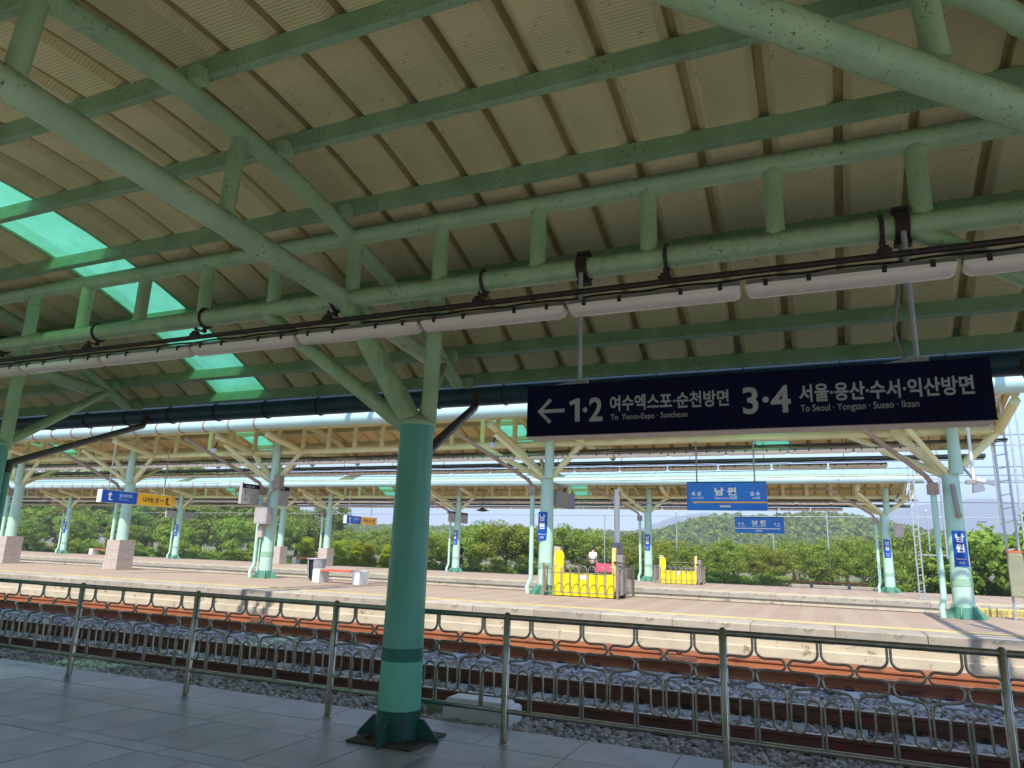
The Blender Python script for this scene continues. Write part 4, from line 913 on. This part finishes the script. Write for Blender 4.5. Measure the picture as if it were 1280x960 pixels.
t = thing('speaker_box', 'small beige speaker box on the rightmost column of the farther platform', 'speaker', (3.35, CY3 - .3, 3.0))
part('case', MB().bbox(-.2, .2, -.1, .15, 0, .62, .03).mesh('case', M['pedestal']), t); part('bracket', MB().tube((-.4, .05, .3), (-.15, .05, .3), .03, 6).mesh('bracket', M['grey_metal']), t)

# ------------------------------------------------------------------ bench, bin, lifts, switch box
t = thing('bench', 'concrete ended bench with terracotta red seat on the first island platform', 'bench', (-14.75, 20.0, P2Z), .0)
for s in (-1, 1): part('leg', MB().bbox(s * .80 - .14, s * .80 + .14, -.26, .26, 0, .43, .015).mesh('leg', M['white']), t)
for k in range(3): part('slat', MB().bbox(-.68, .68, -.22 + k * .15, -.08 + k * .15, .36, .43, .01).mesh('slat', M['seat_red']), t)
t = thing('bench', 'small far bench with white ends and red seat, left behind the first pedestal', 'bench', (-52.5, 40.2, P3Z), 0)
for s in (-1, 1): part('leg', MB().bbox(s * 1.3 - .2, s * 1.3 + .2, -.26, .26, 0, .46, .02).mesh('leg', M['white']), t)
part('seat', MB().bbox(-1.1, 1.1, -.24, .24, .38, .46, .01).mesh('seat', M['seat_red']), t)
t = thing('bench', 'small far red seated bench beside the far pink pedestal', 'bench', (-33.2, 41.0, P3Z), 0)
for s in (-1, 1): part('leg', MB().bbox(s * .9 - .15, s * .9 + .15, -.26, .26, 0, .46, .02).mesh('leg', M['white']), t)
part('seat', MB().bbox(-.75, .75, -.24, .24, .36, .48, .01).mesh('seat', M['seat_red']), t)
t = thing('trash_bin', 'round grey metal trash bin left of the red seated bench', 'bin', (-16.35, 20.75, P2Z))
b = MB(); n = 20
for i in range(n):
    if i in (14, 15): continue
    a0, a1 = 2 * PI * i / n, 2 * PI * (i + 1) / n
    b.add([(.27 * math.cos(a0), .27 * math.sin(a0), .05), (.27 * math.cos(a1), .27 * math.sin(a1), .05), (.33 * math.cos(a1), .33 * math.sin(a1), .72), (.33 * math.cos(a0), .33 * math.sin(a0), .72)], [(0, 1, 2, 3)], True)
part('shell', b.mesh('shell', M['galv']), t); part('liner', MB().path([(0, 0, .04), (0, 0, .70)], .25, 16, rs=[.22, .28]).mesh('liner', M['strap_dark']), t)
part('rim', MB().path([(.33 * math.cos(2 * PI * i / n), .33 * math.sin(2 * PI * i / n), .73) for i in range(n + 1)], .025, 6).mesh('rim', M['galv']), t)
for a in (.5, 2.6, 4.7): part('foot', MB().tube((.24 * math.cos(a), .24 * math.sin(a), 0), (.24 * math.cos(a), .24 * math.sin(a), .06), .03, 8).mesh('foot', M['iron']), t)

def lift(label, x, y, z, s=1.0):
    t = thing('wheelchair_lift', label, 'wheelchair lift', (x, y, z))
    Wd = 1.80 * s
    for k in range(6): part('ramp_panel', MB().bbox(-.88 * s + k * .295 * s, -.595 * s + k * .295 * s, -.03, .0, .12, .62 + .03 * (k % 2), .008).mesh('ramp_panel', M['bright_yellow']), t)
    part('base_beam', MB().bbox(-.9 * s, .9 * s, -.08, .04, .05, .16, .01).mesh('base_beam', M['bright_yellow']), t)
    part('kick_panel', MB().bbox(-.9 * s, .92 * s, -.16, -.1, .02, .20, .01).mesh('kick_panel', M['bright_yellow']), t)
    part('floor', MB().bbox(-.9 * s, .9 * s, 0, 1.3 * s, .06, .12, .01).mesh('floor', M['grey_metal']), t)
    m = MB(); m.prism([(-.9 * s, .1), (-.62 * s, .1), (-.62 * s, 1.15), (-.68 * s, 1.27), (-.78 * s, 1.3), (-.9 * s, 1.2)], -.04, .05, axis='y'); part('side_guard', m.mesh('side_guard', M['bright_yellow']), t)
    m = MB(); m.prism([(-1.0 * s, .1), (-.8 * s, .1), (-.76 * s, 1.38), (-.96 * s, 1.4)], .06, .3, axis='y'); part('tower', m.mesh('tower', M['pedestal']), t)
    part('side_guard', MB().bbox(.84 * s, .95 * s, -.02, .12, .1, 1.4, .03).mesh('side_guard', M['tower_yellow']), t)
    part('tower', MB().bbox(.97 * s, 1.15 * s, .0, .26, .1, 1.2, .02).mesh('tower', M['grey_metal']), t)
    part('lever', MB().path([(.9 * s, -.05, 1.0), (1.2 * s, -.1, .97), (1.28 * s, -.1, .86)], .025, 6).mesh('lever', M['iron']), t)
    for zz in (.70, 1.0): part('hand_rail', MB().tube((-.65 * s, 1.1 * s, zz + .05), (.9 * s, 1.1 * s, zz + .05), .02, 6).mesh('hand_rail', M['steel']), t)
    for k in range(6): part('rail_post', MB().tube((0, 0, .1), (0, 0, 1.05), .016, 6).mesh('rail_post', M['steel']), t, (-.62 * s + k * .3 * s, 1.1 * s, 0))
    for a, b_ in ((.98, -.1), (1.1, .2)): part('wheel', MB().path([(a * s, b_ - .02, .09), (a * s, b_ + .03, .09)], .08, 12).mesh('wheel', M['iron']), t)
    part('sticker', MB().box(-.12, .12, -.036, -.03, .48, .6).mesh('sticker', M['white']), t)
    return t
M['tower_yellow'] = mat('cream_yellow_steel', (0.80, 0.62, 0.22), .5)
lift('yellow wheelchair lift inside a steel fence beside the blue plated island column', -6.45, 20.35, P2Z)
lift('smaller looking yellow wheelchair lift on the farther island platform', -6.9, 37.6, P3Z)
def guard(label, x, y, z, w, d):
    t = thing('guard_fence', label, 'fence', (x, y, z))
    pm_ = MB().tube((0, 0, 0), (0, 0, .92), .038, 8).mesh('post', M['steel_warm'])
    for a, b_ in ((0, 0), (w, 0), (w, d), (0, d), (w, d / 2)): part('post', pm_, t, (a, b_, 0))
    n = int(w / .22)
    bm_ = MB(); bm_.path([(0, 0, .1), (0, 0, .74), (.03, 0, .83), (.11, 0, .87), (.19, 0, .83), (.22, 0, .74), (.22, 0, .1)], .014, 6); bm_ = bm_.mesh('hoop', M['steel_warm'])
    i = 0; xx = .06
    while xx < w - .2: part('hoop', bm_, t, (xx, -.02, 0)); xx += .26
    for zz in (.12, .66): part('rail', MB().tube((0, 0, zz), (w, 0, zz), .016, 6).mesh('rail', M['steel_warm']), t)
    for sx in (0, w):
        for k in range(int(d / .15)): part('bar', MB().tube((0, 0, .08), (0, 0, .85), .013, 6).mesh('bar', M['steel_warm']), t, (sx, .12 + k * .15, 0))
        for zz in (.1, .8): part('rail', MB().tube((sx, 0, zz), (sx, d, zz), .016, 6).mesh('rail', M['steel_warm']), t)
M['steel_warm'] = mat('dull_steel', (0.40, 0.33, 0.26), .35, metal=.5)
guard('low steel hoop fence in front of the near yellow wheelchair lift', -7.55, 19.95, P2Z, 2.2, 1.85)
guard('low steel hoop fence around the far yellow wheelchair lift', -8.0, 37.1, P3Z, 2.2, 1.9)
t = thing('pink_sign_board', 'pink board on a stand behind the near yellow lift', 'board', (-6.32, 20.95, P2Z + .04), 0)
part('panel', MB().bbox(.05, .62, 0, .05, .66, .90, .01).mesh('panel', M['pink']), t)
for q in (.12, .55): part('leg', MB().tube((q, .03, 0), (q, .03, .64), .02, 6).mesh('leg', M['grey_metal']), t)

t = thing('switch_machine', 'white point machine box on the ballast right of the main column', 'track device', (-3.55, 7.62, -.08), .0)
part('case', MB().bbox(-.42, .38, -.18, .16, .0, .20, .025).mesh('case', M['white']), t); part('lid', MB().bbox(-.40, .30, -.16, .14, .20, .235, .02).mesh('lid', M['white']), t)
part('foot', MB().bbox(-.5, .62, -.22, .2, -.02, .02, .008).mesh('foot', M['concrete']), t); part('rod', MB().tube((.2, .1, .06), (.3, .5, .06), .02, 6).mesh('rod', M['iron']), t)
for q in (-.62, -.86): part('bracket', MB().bbox(q - .05, q + .05, -.1, .1, 0, .13, .01).mesh('bracket', M['box_yel']) if 'box_yel' in M else MB().bbox(q - .05, q + .05, -.1, .1, 0, .13, .01).mesh('bracket', M['box_green']), t)
for k, (x, q) in enumerate([(.02, 'left'), (.24, 'right')]):
    o = part('paint_mark', mk, None, (x, 8.107, -.074)); tag(o, f'red paint mark on the web of the nearest rail, {q} one of the pair', 'paint mark', 'red paint marks on the rail')
    o = part('paint_mark', mk, None, (x + .1, 9.611, -.074)); tag(o, f'red paint mark on the second rail, {q} one of the pair', 'paint mark', 'red paint marks on the rail')

# wall and building pieces at the far left of the farther platform
t = thing('waiting_room', 'grey shelter with green glass at the far left behind the dark column', 'shelter', (-62.5, 36.5, P3Z))
part('wall', MB().bbox(-8, .5, 0, .3, 0, 3.3, .02).mesh('wall', M['board_grey']), t); part('post', MB().tube((.9, -.2, 0), (.9, -.2, 3.9), .30, 14).mesh('post', M['pedestal']), t)
part('window', MB().box(-3.5, .1, -.02, 0, .9, 2.6).mesh('window', mat('green_glass', (0.02, 0.12, 0.08), .1)), t)

# ------------------------------------------------------------------ people
def skinned(name, pts, edges, radii, m, parent, loc=(0, 0, 0), sub=1, root=0):
    me = bpy.data.meshes.new(name); me.from_pydata(pts, edges, []); o = bpy.data.objects.new(name, me); COL.objects.link(o)
    md = o.modifiers.new('s', 'SKIN'); md.use_smooth_shade = True
    for i, v in enumerate(me.skin_vertices[0].data): v.radius = radii[i] if isinstance(radii[i], tuple) else (radii[i], radii[i]); v.use_root = (i == root)
    sb = o.modifiers.new('u', 'SUBSURF'); sb.levels = sub; sb.render_levels = sub
    dg = bpy.context.evaluated_depsgraph_get(); m2 = bpy.data.meshes.new_from_object(o.evaluated_get(dg)); m2.name = name
    m2.materials.clear(); m2.materials.append(m); bpy.data.objects.remove(o)
    return part(name, m2, parent, loc)
def person(label, x, y, z, rot, top, bottom, long_hair=False, bare_legs=False, head_down=0.0):
    t = thing('person', label, 'person', (x, y, z), rot)
    P = [(0, 0, .93), (0, 0, 1.12), (0, 0, 1.32), (0, -.01, 1.43), (0, -.02 - head_down * .3, 1.50), (0, -.035 - head_down, 1.58), (0, -.035 - head_down, 1.64)]
    E = [(0, 1), (1, 2), (2, 3), (3, 4), (4, 5), (5, 6)]; Rr = [(.15, .11), (.135, .10), (.15, .10), (.07, .07), (.05, .055), (.075, .09), (.062, .075)]
    for s in (-1, 1):
        b = len(P); P += [(s * .17, 0, 1.38), (s * .22, .02, 1.12), (s * .20, -.07, .90), (s * .20, -.09, .82)]; E += [(2, b), (b, b + 1), (b + 1, b + 2), (b + 2, b + 3)]; Rr += [.055, .042, .03, .032]
        h = b + 3
        for k, (dx, ln) in enumerate([(-.03, .075), (-.012, .085), (.008, .08), (.027, .065)]):
            f = len(P); P += [(s * .20 + s * .004, -.09 + dx, .775), (s * .198, -.095 + dx, .775 - ln * .7)]; E += [(h, f), (f, f + 1)]; Rr += [.0095, .008]
        f = len(P); P += [(s * .19, -.125, .80), (s * .185, -.14, .765)]; E += [(h, f), (f, f + 1)]; Rr += [.011, .009]
        l = len(P); P += [(s * .09, 0, .86), (s * .10, -.02, .48), (s * .10, .01, .10), (s * .10, -.05, .035), (s * .105, -.14, .025)]; E += [(0, l), (l, l + 1), (l + 1, l + 2), (l + 2, l + 3), (l + 3, l + 4)]; Rr += [.085, .055, .038, .035, .03]
    skinned('body', P, E, Rr, M['skin'], t)
    # face: nose, ears
    part('nose', MB().sphere((0, -.125 - head_down, 1.585), .014, 6, 5).mesh('nose', M['skin']), t)
    for s in (-1, 1):
        part('eye', MB().sphere((s * .03, -.112 - head_down, 1.605), .009, 6, 5).mesh('eye', M['hair']), t); part('ear', MB().sphere((s * .078, -.03 - head_down, 1.59), .02, 6, 5, sx=.5).mesh('ear', M['skin']), t)
    hb = MB(); hb.sphere((0, -.02 - head_down, 1.625), .098, 14, 9, sy=1.1)
    if long_hair: hb.sphere((0, .045 - head_down, 1.53), .085, 12, 8, sz=1.7)
    part('hair', hb.mesh('hair', M['hair']), t)
    TP = [(0, 0, .90), (0, 0, 1.12), (0, 0, 1.33), (0, -.01, 1.42)]; TE = [(0, 1), (1, 2), (2, 3)]; TR = [(.175, .14), (.155, .12), (.17, .12), (.08, .08)]
    for s in (-1, 1): b = len(TP); TP += [(s * .17, 0, 1.38), (s * .215, .02, 1.16)]; TE += [(2, b), (b, b + 1)]; TR += [.075, .062]
    skinned('shirt', TP, TE, TR, M[top], t)
    BP = [(0, 0, .93)]; BE = []; BR = [(.165, .13)]
    for s in (-1, 1):
        b = len(BP); zb = .45 if bare_legs else .12
        BP += [(s * .09, 0, .84), (s * .10, -.02, .50), (s * .10, .0, zb)]; BE += [(0, b), (b, b + 1), (b + 1, b + 2)]; BR += [.10, .075, .062]
    skinned('trousers', BP, BE, BR, M[bottom], t)
    for s in (-1, 1): part('shoe', MB().sphere((s * .103, -.06, .04), .05, 10, 6, sx=.9, sy=2.2, sz=.85).mesh('shoe', M['strap_dark']), t)
    return t
person('person in black clothes with dark hair standing by the far trees', -21.1, 40.8, P3Z, R(20), 'cloth_black', 'cloth_black', long_hair=True, bare_legs=True)
person('person in white shirt and dark trousers seen from behind, head bowed, beyond the yellow lift', -11.3, 37.2, P3Z, R(165), 'cloth_white', 'cloth_black', head_down=.05)

# ------------------------------------------------------------------ vegetation
def leaf_mesh(name, C, Nrm, S, m, ratio=.6, fold=False):
    n = len(C); a = rng.normal(size=(n, 3)); Nrm = Nrm / np.linalg.norm(Nrm, axis=1)[:, None]
    u = np.cross(Nrm, a); u /= np.linalg.norm(u, axis=1)[:, None]; v = np.cross(Nrm, u); S = S[:, None]
    V = np.stack([C - u * S, C - v * S * ratio + u * S * .1, C + u * S, C + v * S * ratio + u * S * .1], 1).reshape(-1, 3)
    me = bpy.data.meshes.new(name); me.vertices.add(len(V)); me.vertices.foreach_set('co', V.ravel().astype(np.float32))
    me.loops.add(n * 4); me.loops.foreach_set('vertex_index', np.arange(n * 4, dtype=np.int32)); me.polygons.add(n)
    me.polygons.foreach_set('loop_start', np.arange(n, dtype=np.int32) * 4); me.update(calc_edges=True); me.materials.append(m); return me
def crown(name, rx, rz, nclump, nleaf, ls, m, zc, shape='round', cr=.28):
    # clumps spread through an uneven volume
    cs = []
    while len(cs) < nclump:
        p = rng.uniform(-1, 1, 3); r = np.linalg.norm(p)
        if shape == 'cone':
            if p[0] ** 2 + p[1] ** 2 > (1 - (p[2] + 1) / 2 * .72) ** 2 * .9: continue
        elif r > 1 or r < .35: continue
        cs.append(p * np.array([rx, rx, rz]))
    cs = np.array(cs); szs = rng.uniform(.6, 1.35, nclump) * cr * min(rx, rz * 1.3)
    idx = rng.integers(0, nclump, nleaf); d = rng.normal(size=(nleaf, 3)); d /= np.linalg.norm(d, axis=1)[:, None]
    rad = rng.uniform(.55, 1.0, nleaf) ** .7
    P = cs[idx] + d * (szs[idx] * rad)[:, None] * np.array([1.1, 1.1, .8]); P[:, 2] += zc
    Nn = d * 1.1 + rng.normal(size=(nleaf, 3)) * .38 + np.array([0, 0, .35])
    return leaf_mesh(name, P, Nn, rng.uniform(.6, 1.25, nleaf) * ls, m)
def trunk_mesh(h, r, spread, seed):
    rd = random.Random(seed); b = MB(); top = (rd.uniform(-.15, .15), rd.uniform(-.15, .15), h * .62)
    b.path([(0, 0, -.1), (.03, .02, h * .25), (top[0], top[1], top[2])], r, 8, rs=[r * 1.25, r * .8, r * .5])
    for k in range(7):
        a = 2 * PI * k / 7 + rd.uniform(-.3, .3); z0 = h * rd.uniform(.22, .55); L_ = spread * rd.uniform(.55, .85)
        b.path([(0.02, 0, z0), (L_ * .5 * math.cos(a), L_ * .5 * math.sin(a), z0 + h * .14), (L_ * math.cos(a), L_ * math.sin(a), z0 + h * .30)], r * .3, 5, rs=[r * .42, r * .28, r * .1])
    return b.mesh('trunk', M['bark'])
# prototypes are unit height trees 4 m tall, scaled per tree
PROTO = {}
for i in range(3): PROTO['a', i] = (crown('crown', 1.75, 1.65, 46, 7500, .085, M['leaf' if i != 1 else 'leaf_dark'], 2.35, cr=.27), trunk_mesh(4, .13, 1.5, i))
for i in range(3): PROTO['b', i] = (crown('crown', 1.9, 1.55, 52, 8500, .075, M['leaf' if i != 2 else 'leaf_autumn'], 2.25, cr=.25), trunk_mesh(4, .10, 1.6, 10 + i))
for i in range(2): PROTO['bush', i] = (crown('crown', 1.9, 1.0, 34, 4500, .085, M['leaf'], .85, cr=.3), trunk_mesh(1.6, .05, 1.2, 20 + i))
for i in range(2): PROTO['con', i] = (crown('crown', 1.15, 1.9, 110, 16000, .07, M['leaf_yellow'], 1.9, shape='cone', cr=.34), trunk_mesh(2.5, .08, .5, 30 + i))
for i in range(2): PROTO['big', i] = (crown('crown', 2.2, 2.2, 60, 2600, .24, M['leaf_big'], 2.3, cr=.28), trunk_mesh(4.2, .11, 1.8, 40 + i))
LBL = {'a': ('tall dense green tree in the wood beyond the left end of the far platform', 'tree'), 'b': ('leafy green tree in the row beyond the far platform', 'tree'), 'bush': ('low green bush just behind the far platform', 'bush'),
       'con': ('rounded yellow green conifer in the clipped row behind the far pedestal', 'conifer'), 'big': ('broad leaved tree at the right edge', 'tree')}
GRP = {'a': 'trees of the left wood', 'b': 'trees beyond the far platform', 'bush': 'bushes behind the far platform', 'con': 'yellow green conifers', 'big': None}
NAME = {'a': 'broadleaf_tree', 'b': 'broadleaf_tree', 'bush': 'bush', 'con': 'conifer', 'big': 'big_leaf_tree'}
UNITH = {'a': 3.75, 'b': 4.05, 'bush': 2.1, 'con': 3.9, 'big': 4.8}
cnt = {}
def plant(x, y, top, kind, label=None, wide=1.0, zg=-.1):
    k = cnt.get(kind, 0); cnt[kind] = k + 1; n = sum(1 for q in PROTO if q[0] == kind); cm, tm_ = PROTO[kind, k % n]
    s = (top - zg) / UNITH[kind]; lab, cat = LBL[kind]
    t = thing(NAME[kind], label or lab, cat, (x, y, zg), random.uniform(0, 6.28), GRP[kind])
    ws = s * wide if kind != 'bush' else max(s, .8) * wide * random.uniform(.9, 1.2)
    t.scale = (ws, ws, s); part('crown', cm, t); part('trunk', tm_, t)
A = [(-144.0, 88, 12.2), (-139.8, 92, 13.8), (-121.0, 86, 13.2), (-123.5, 95, 14.6), (-105.5, 88, 13.5), (-103.6, 94, 13.9), (-88.9, 88, 12.7), (-85.8, 92, 12.3), (-75.0, 84, 9.7), (-66.7, 80, 6.2), (-58.7, 76, 6.5),
     (-102.2, 66, 5.1), (-86.5, 62, 4.4), (-81.6, 66, 5.2), (-68.6, 62, 4.4), (-65.1, 66, 4.4), (-57.2, 64, 4.0), (-131, 84, 11), (-112, 82, 11), (-97, 82, 11), (-92, 74, 8), (-110, 72, 8), (-125, 72, 7.5), (-81, 76, 8.2), (-74, 70, 6.2), (-96, 66, 5.5),
     (-112, 62, 4.6), (-92, 57, 3.6), (-78, 56, 3.4), (-71, 56, 3.2), (-64, 57, 3.2), (-85, 55, 3.2), (-100, 57, 3.8), (-60, 70, 4.8), (-115, 90, 13.8), (-97, 90, 13.8), (-131, 92, 13.5), (-80, 88, 11.4), (-109, 98, 15.2), (-91, 97, 14.0), (-73, 64, 4.2), (-99, 70, 6.5)]
for x, y, z in A: plant(x, y, z, 'a', wide=1.0 if z > 8 else 1.25)
B = [(-55.7, 78, 3.9), (-55.4, 84, 4.6), (-47.9, 80, 4.9), (-38.3, 70, 4.1), (-24.3, 50, 4.1), (-21.5, 49, 4.2), (-19.9, 50, 4.1), (-18.4, 52, 4.0), (-16.8, 54, 3.8), (-15.1, 56, 3.4), (-13.7, 58, 3.8), (-10.7, 56, 3.3), (-8.0, 54, 3.1),
     (-6.5, 58, 3.4), (-4.1, 54, 3.1), (-2.2, 60, 3.8), (-.5, 55, 3.3), (1.4, 58, 3.8), (3.4, 60, 4.2), (5.6, 56, 4.2), (7.3, 58, 4.0), (-43, 74, 4.4), (-50, 68, 3.8), (-34, 64, 3.7), (-45, 64, 3.6), (-30, 60, 3.6), (-27, 54, 3.6), (-39, 60, 3.3), (-31, 52, 3.0),
     (10, 60, 4.3), (13, 58, 4.2), (-28.5, 49, 3.2), (-12.2, 50, 2.6), (-9.3, 50, 2.7), (-6.2, 50, 2.6), (-3.2, 51, 2.7), (.4, 52, 2.9), (3.0, 53, 3.1)]
for x, y, z in B: plant(x, y, z, 'b', wide=1.15)
for x, y, z in [(-37.3, 46, 2.45), (-36.0, 46.6, 2.3), (-34.2, 46, 2.25), (-33.0, 46.5, 2.15), (-31.5, 46, 2.1), (-30.3, 46.5, 1.9), (-28.9, 46, 1.9)]: plant(x, y, z, 'con', wide=1.15)
for x, y, z in [(-69.5, 47, 1.3), (-62.7, 47, 1.3), (-56.9, 47, 1.3), (-49.6, 47, 1.3), (-45.1, 47, 1.2), (-24.8, 46, 1.7), (-21.6, 46, 1.4), (-18, 46, 1.5), (-15.1, 46, 1.4), (-11.4, 46, 1.3), (-8.3, 46, 1.3), (-5.7, 46, 1.2), (-3.1, 46, 1.0), (-66, 48, 1.8), (-59, 48, 1.7), (-53, 48, 1.9), (-47, 49, 2.1),
                (-28, 46, 1.5), (4.2, 46, 1.5), (-76, 47, 1.5), (-83, 48, 1.7)]: plant(x, y, z, 'bush')
plant(7.3, 44.5, 3.9, 'big', 'broad leaved tree just right of the rightmost island column'); plant(9.6, 42.5, 4.5, 'big', 'taller broad leaved tree at the right edge behind the ladder mast'); plant(11.8, 43.0, 3.6, 'big', 'broad leaved tree cut off by the right edge')
plant(5.9, 45.5, 3.0, 'big', 'lower broad leaved tree left of the rightmost island column')
for kind_ in ('a', 'b', 'bush', 'con'):          # name each plant by its place in its row
    L_ = sorted([o for o in bpy.data.objects if o.get('group') == GRP[kind_]], key=lambda o: o.location.x / o.location.y)
    for i_, o in enumerate(L_):
        o['label'] = {'a': 'tall dense tree of the left wood', 'b': 'leafy tree in the row beyond the far platform', 'bush': 'low green bush behind the far platform', 'con': 'yellow green conifer behind the far pedestal'}[kind_] + f', {nth(i_)} from the left'
# grass verge (stuff)
def grass(label, x0, x1, y0, y1, z, n, s):
    C = np.stack([rng.uniform(x0, x1, n), rng.uniform(y0, y1, n), z + rng.uniform(0, s * 1.2, n)], 1)
    Nn = rng.normal(size=(n, 3)) * np.array([1, 1, .5]) + np.array([0, -.3, 0]); o = part('grass', leaf_mesh('grass', C, Nn, rng.uniform(.5, 1.3, n) * s, M['leaf_grass'], .3)); tag(o, label, 'grass', kind='stuff')
grass('rough green grass and weeds behind the far platform', -95, 16, 41.4, 52, -.1, 32000, .16)
grass('long grass under the trees further back', -120, 20, 52, 75, -.2, 22000, .28)
t = thing('trackside_rail', 'low orange barrier rail on grey posts in the grass beyond the far platform', 'barrier', (-.2, 46.3, -.1))
part('rail', MB().bbox(-3.0, 2.4, -.03, .03, .62, .72, .01).mesh('rail', M['orange']), t)
for x in (-2.6, -.6, 1.4): part('post', MB().bbox(x - .09, x + .09, -.06, .1, 0, .62, .01).mesh('post', M['grey_metal']), t)
part('wall', MB().bbox(-3.4, 8.5, .5, .75, 0, .5, .02).mesh('wall', M['concrete']), t)

# hill and mountains
def ridge(name, pts, depth, m, zb=-5, nx=160, ny=14, rough=.02, seed=0):
    xs = np.array([p[0] for p in pts]); zs = np.array([p[2] for p in pts]); y0 = pts[0][1]; X = np.linspace(xs[0], xs[-1], nx); Z = np.interp(X, xs, zs)
    rr = np.random.default_rng(seed); Z = np.convolve(np.pad(Z, 3, mode='edge'), np.ones(7) / 7, 'valid'); vs = []; fs = []
    hmax = Z.max()
    for j in range(ny + 1):
        v = j / ny * 2 - 1; k = math.cos(v * PI / 2) ** .8
        for i in range(nx): vs.append((X[i], y0 + v * depth, zb + (Z[i] - zb) * k + rr.normal() * rough * hmax * (k if abs(v) > .02 else .3)))
    for j in range(ny):
        for i in range(nx - 1): a = j * nx + i; fs.append((a, a + 1, a + nx + 1, a + nx))
    b = MB(); b.add(vs, fs, True); return b.mesh(name, m), X, Z
me, X, Z = ridge('hills', [(-234.0, 270, 9.8), (-145.8, 270, 9.8), (-75.6, 270, 9.4), (-61.2, 270, 8.0), (-48.6, 270, 12.1), (-39.6, 270, 15.3), (-30.6, 270, 16.6), (-19.8, 270, 14.8), (-9.0, 270, 16.6), (0.9, 270, 17.0), (10.8, 270, 16.2), (19.8, 270, 14.1), (36.0, 270, 10.5), (50.4, 270, 10.3), (108.0, 270, 7.6)], 55, M['mountain'], zb=-2, rough=.006, seed=2)
struct('hill', me)
n = 80000; xi = rng.uniform(-234, 108, n); v = rng.uniform(-1, .15, n); zz = np.interp(xi, X, Z); h = -2 + (zz + 2) * np.cos(v * PI / 2) ** .8
lump = .45 * np.sin(xi * .8 + 2 * np.sin(v * 17)) + .45 * np.sin(v * 40 + xi * .7)
C = np.stack([xi, 270 + v * 55, h + lump * 1.1 + rng.uniform(-.3, .9, n)], 1); Nn = np.stack([rng.normal(size=n) * .5 + np.cos(xi * 1.3), rng.normal(size=n) * .5 - .5, rng.normal(size=n) * .4 + .7], 1)
o = part('hill_wood', leaf_mesh('hill_wood', C, Nn, rng.uniform(.4, .9, n), M['leaf_dark'], .8)); tag(o, 'far wooded hill covered with dense green treetops', 'wood', kind='stuff')
me, _, _ = ridge('mountains', [(-1500, 2500, 60), (-704, 2500, 71), (-588, 2500, 85), (-476, 2500, 130), (-394, 2500, 147), (-341, 2500, 153), (-289, 2500, 132), (-189, 2500, 103), (-66, 2500, 118), (144, 2500, 133), (213, 2500, 170), (279, 2500, 183), (342, 2500, 178), (406, 2500, 202), (466, 2500, 198), (543, 2500, 179), (900, 2500, 150)], 420, M['mountain'], zb=-20, nx=240, rough=.008, seed=5)
struct('mountains', me)

# ------------------------------------------------------------------ haze
hz = MB().box(-2600, 2600, -300, 3200, -1.4, 260)
m = bpy.data.materials.new('haze'); m.use_nodes = True; N = m.node_tree.nodes; N.remove(N['Principled BSDF']); pv = N.new('ShaderNodeVolumePrincipled')
pv.inputs['Density'].default_value = 0.00085; pv.inputs['Color'].default_value = (0.80, 0.88, 1.0, 1); m.node_tree.links.new(pv.outputs[0], N['Material Output'].inputs['Volume'])
o = part('haze', hz.mesh('haze', m)); tag(o, 'pale summer haze in the air over everything', 'haze', kind='stuff')
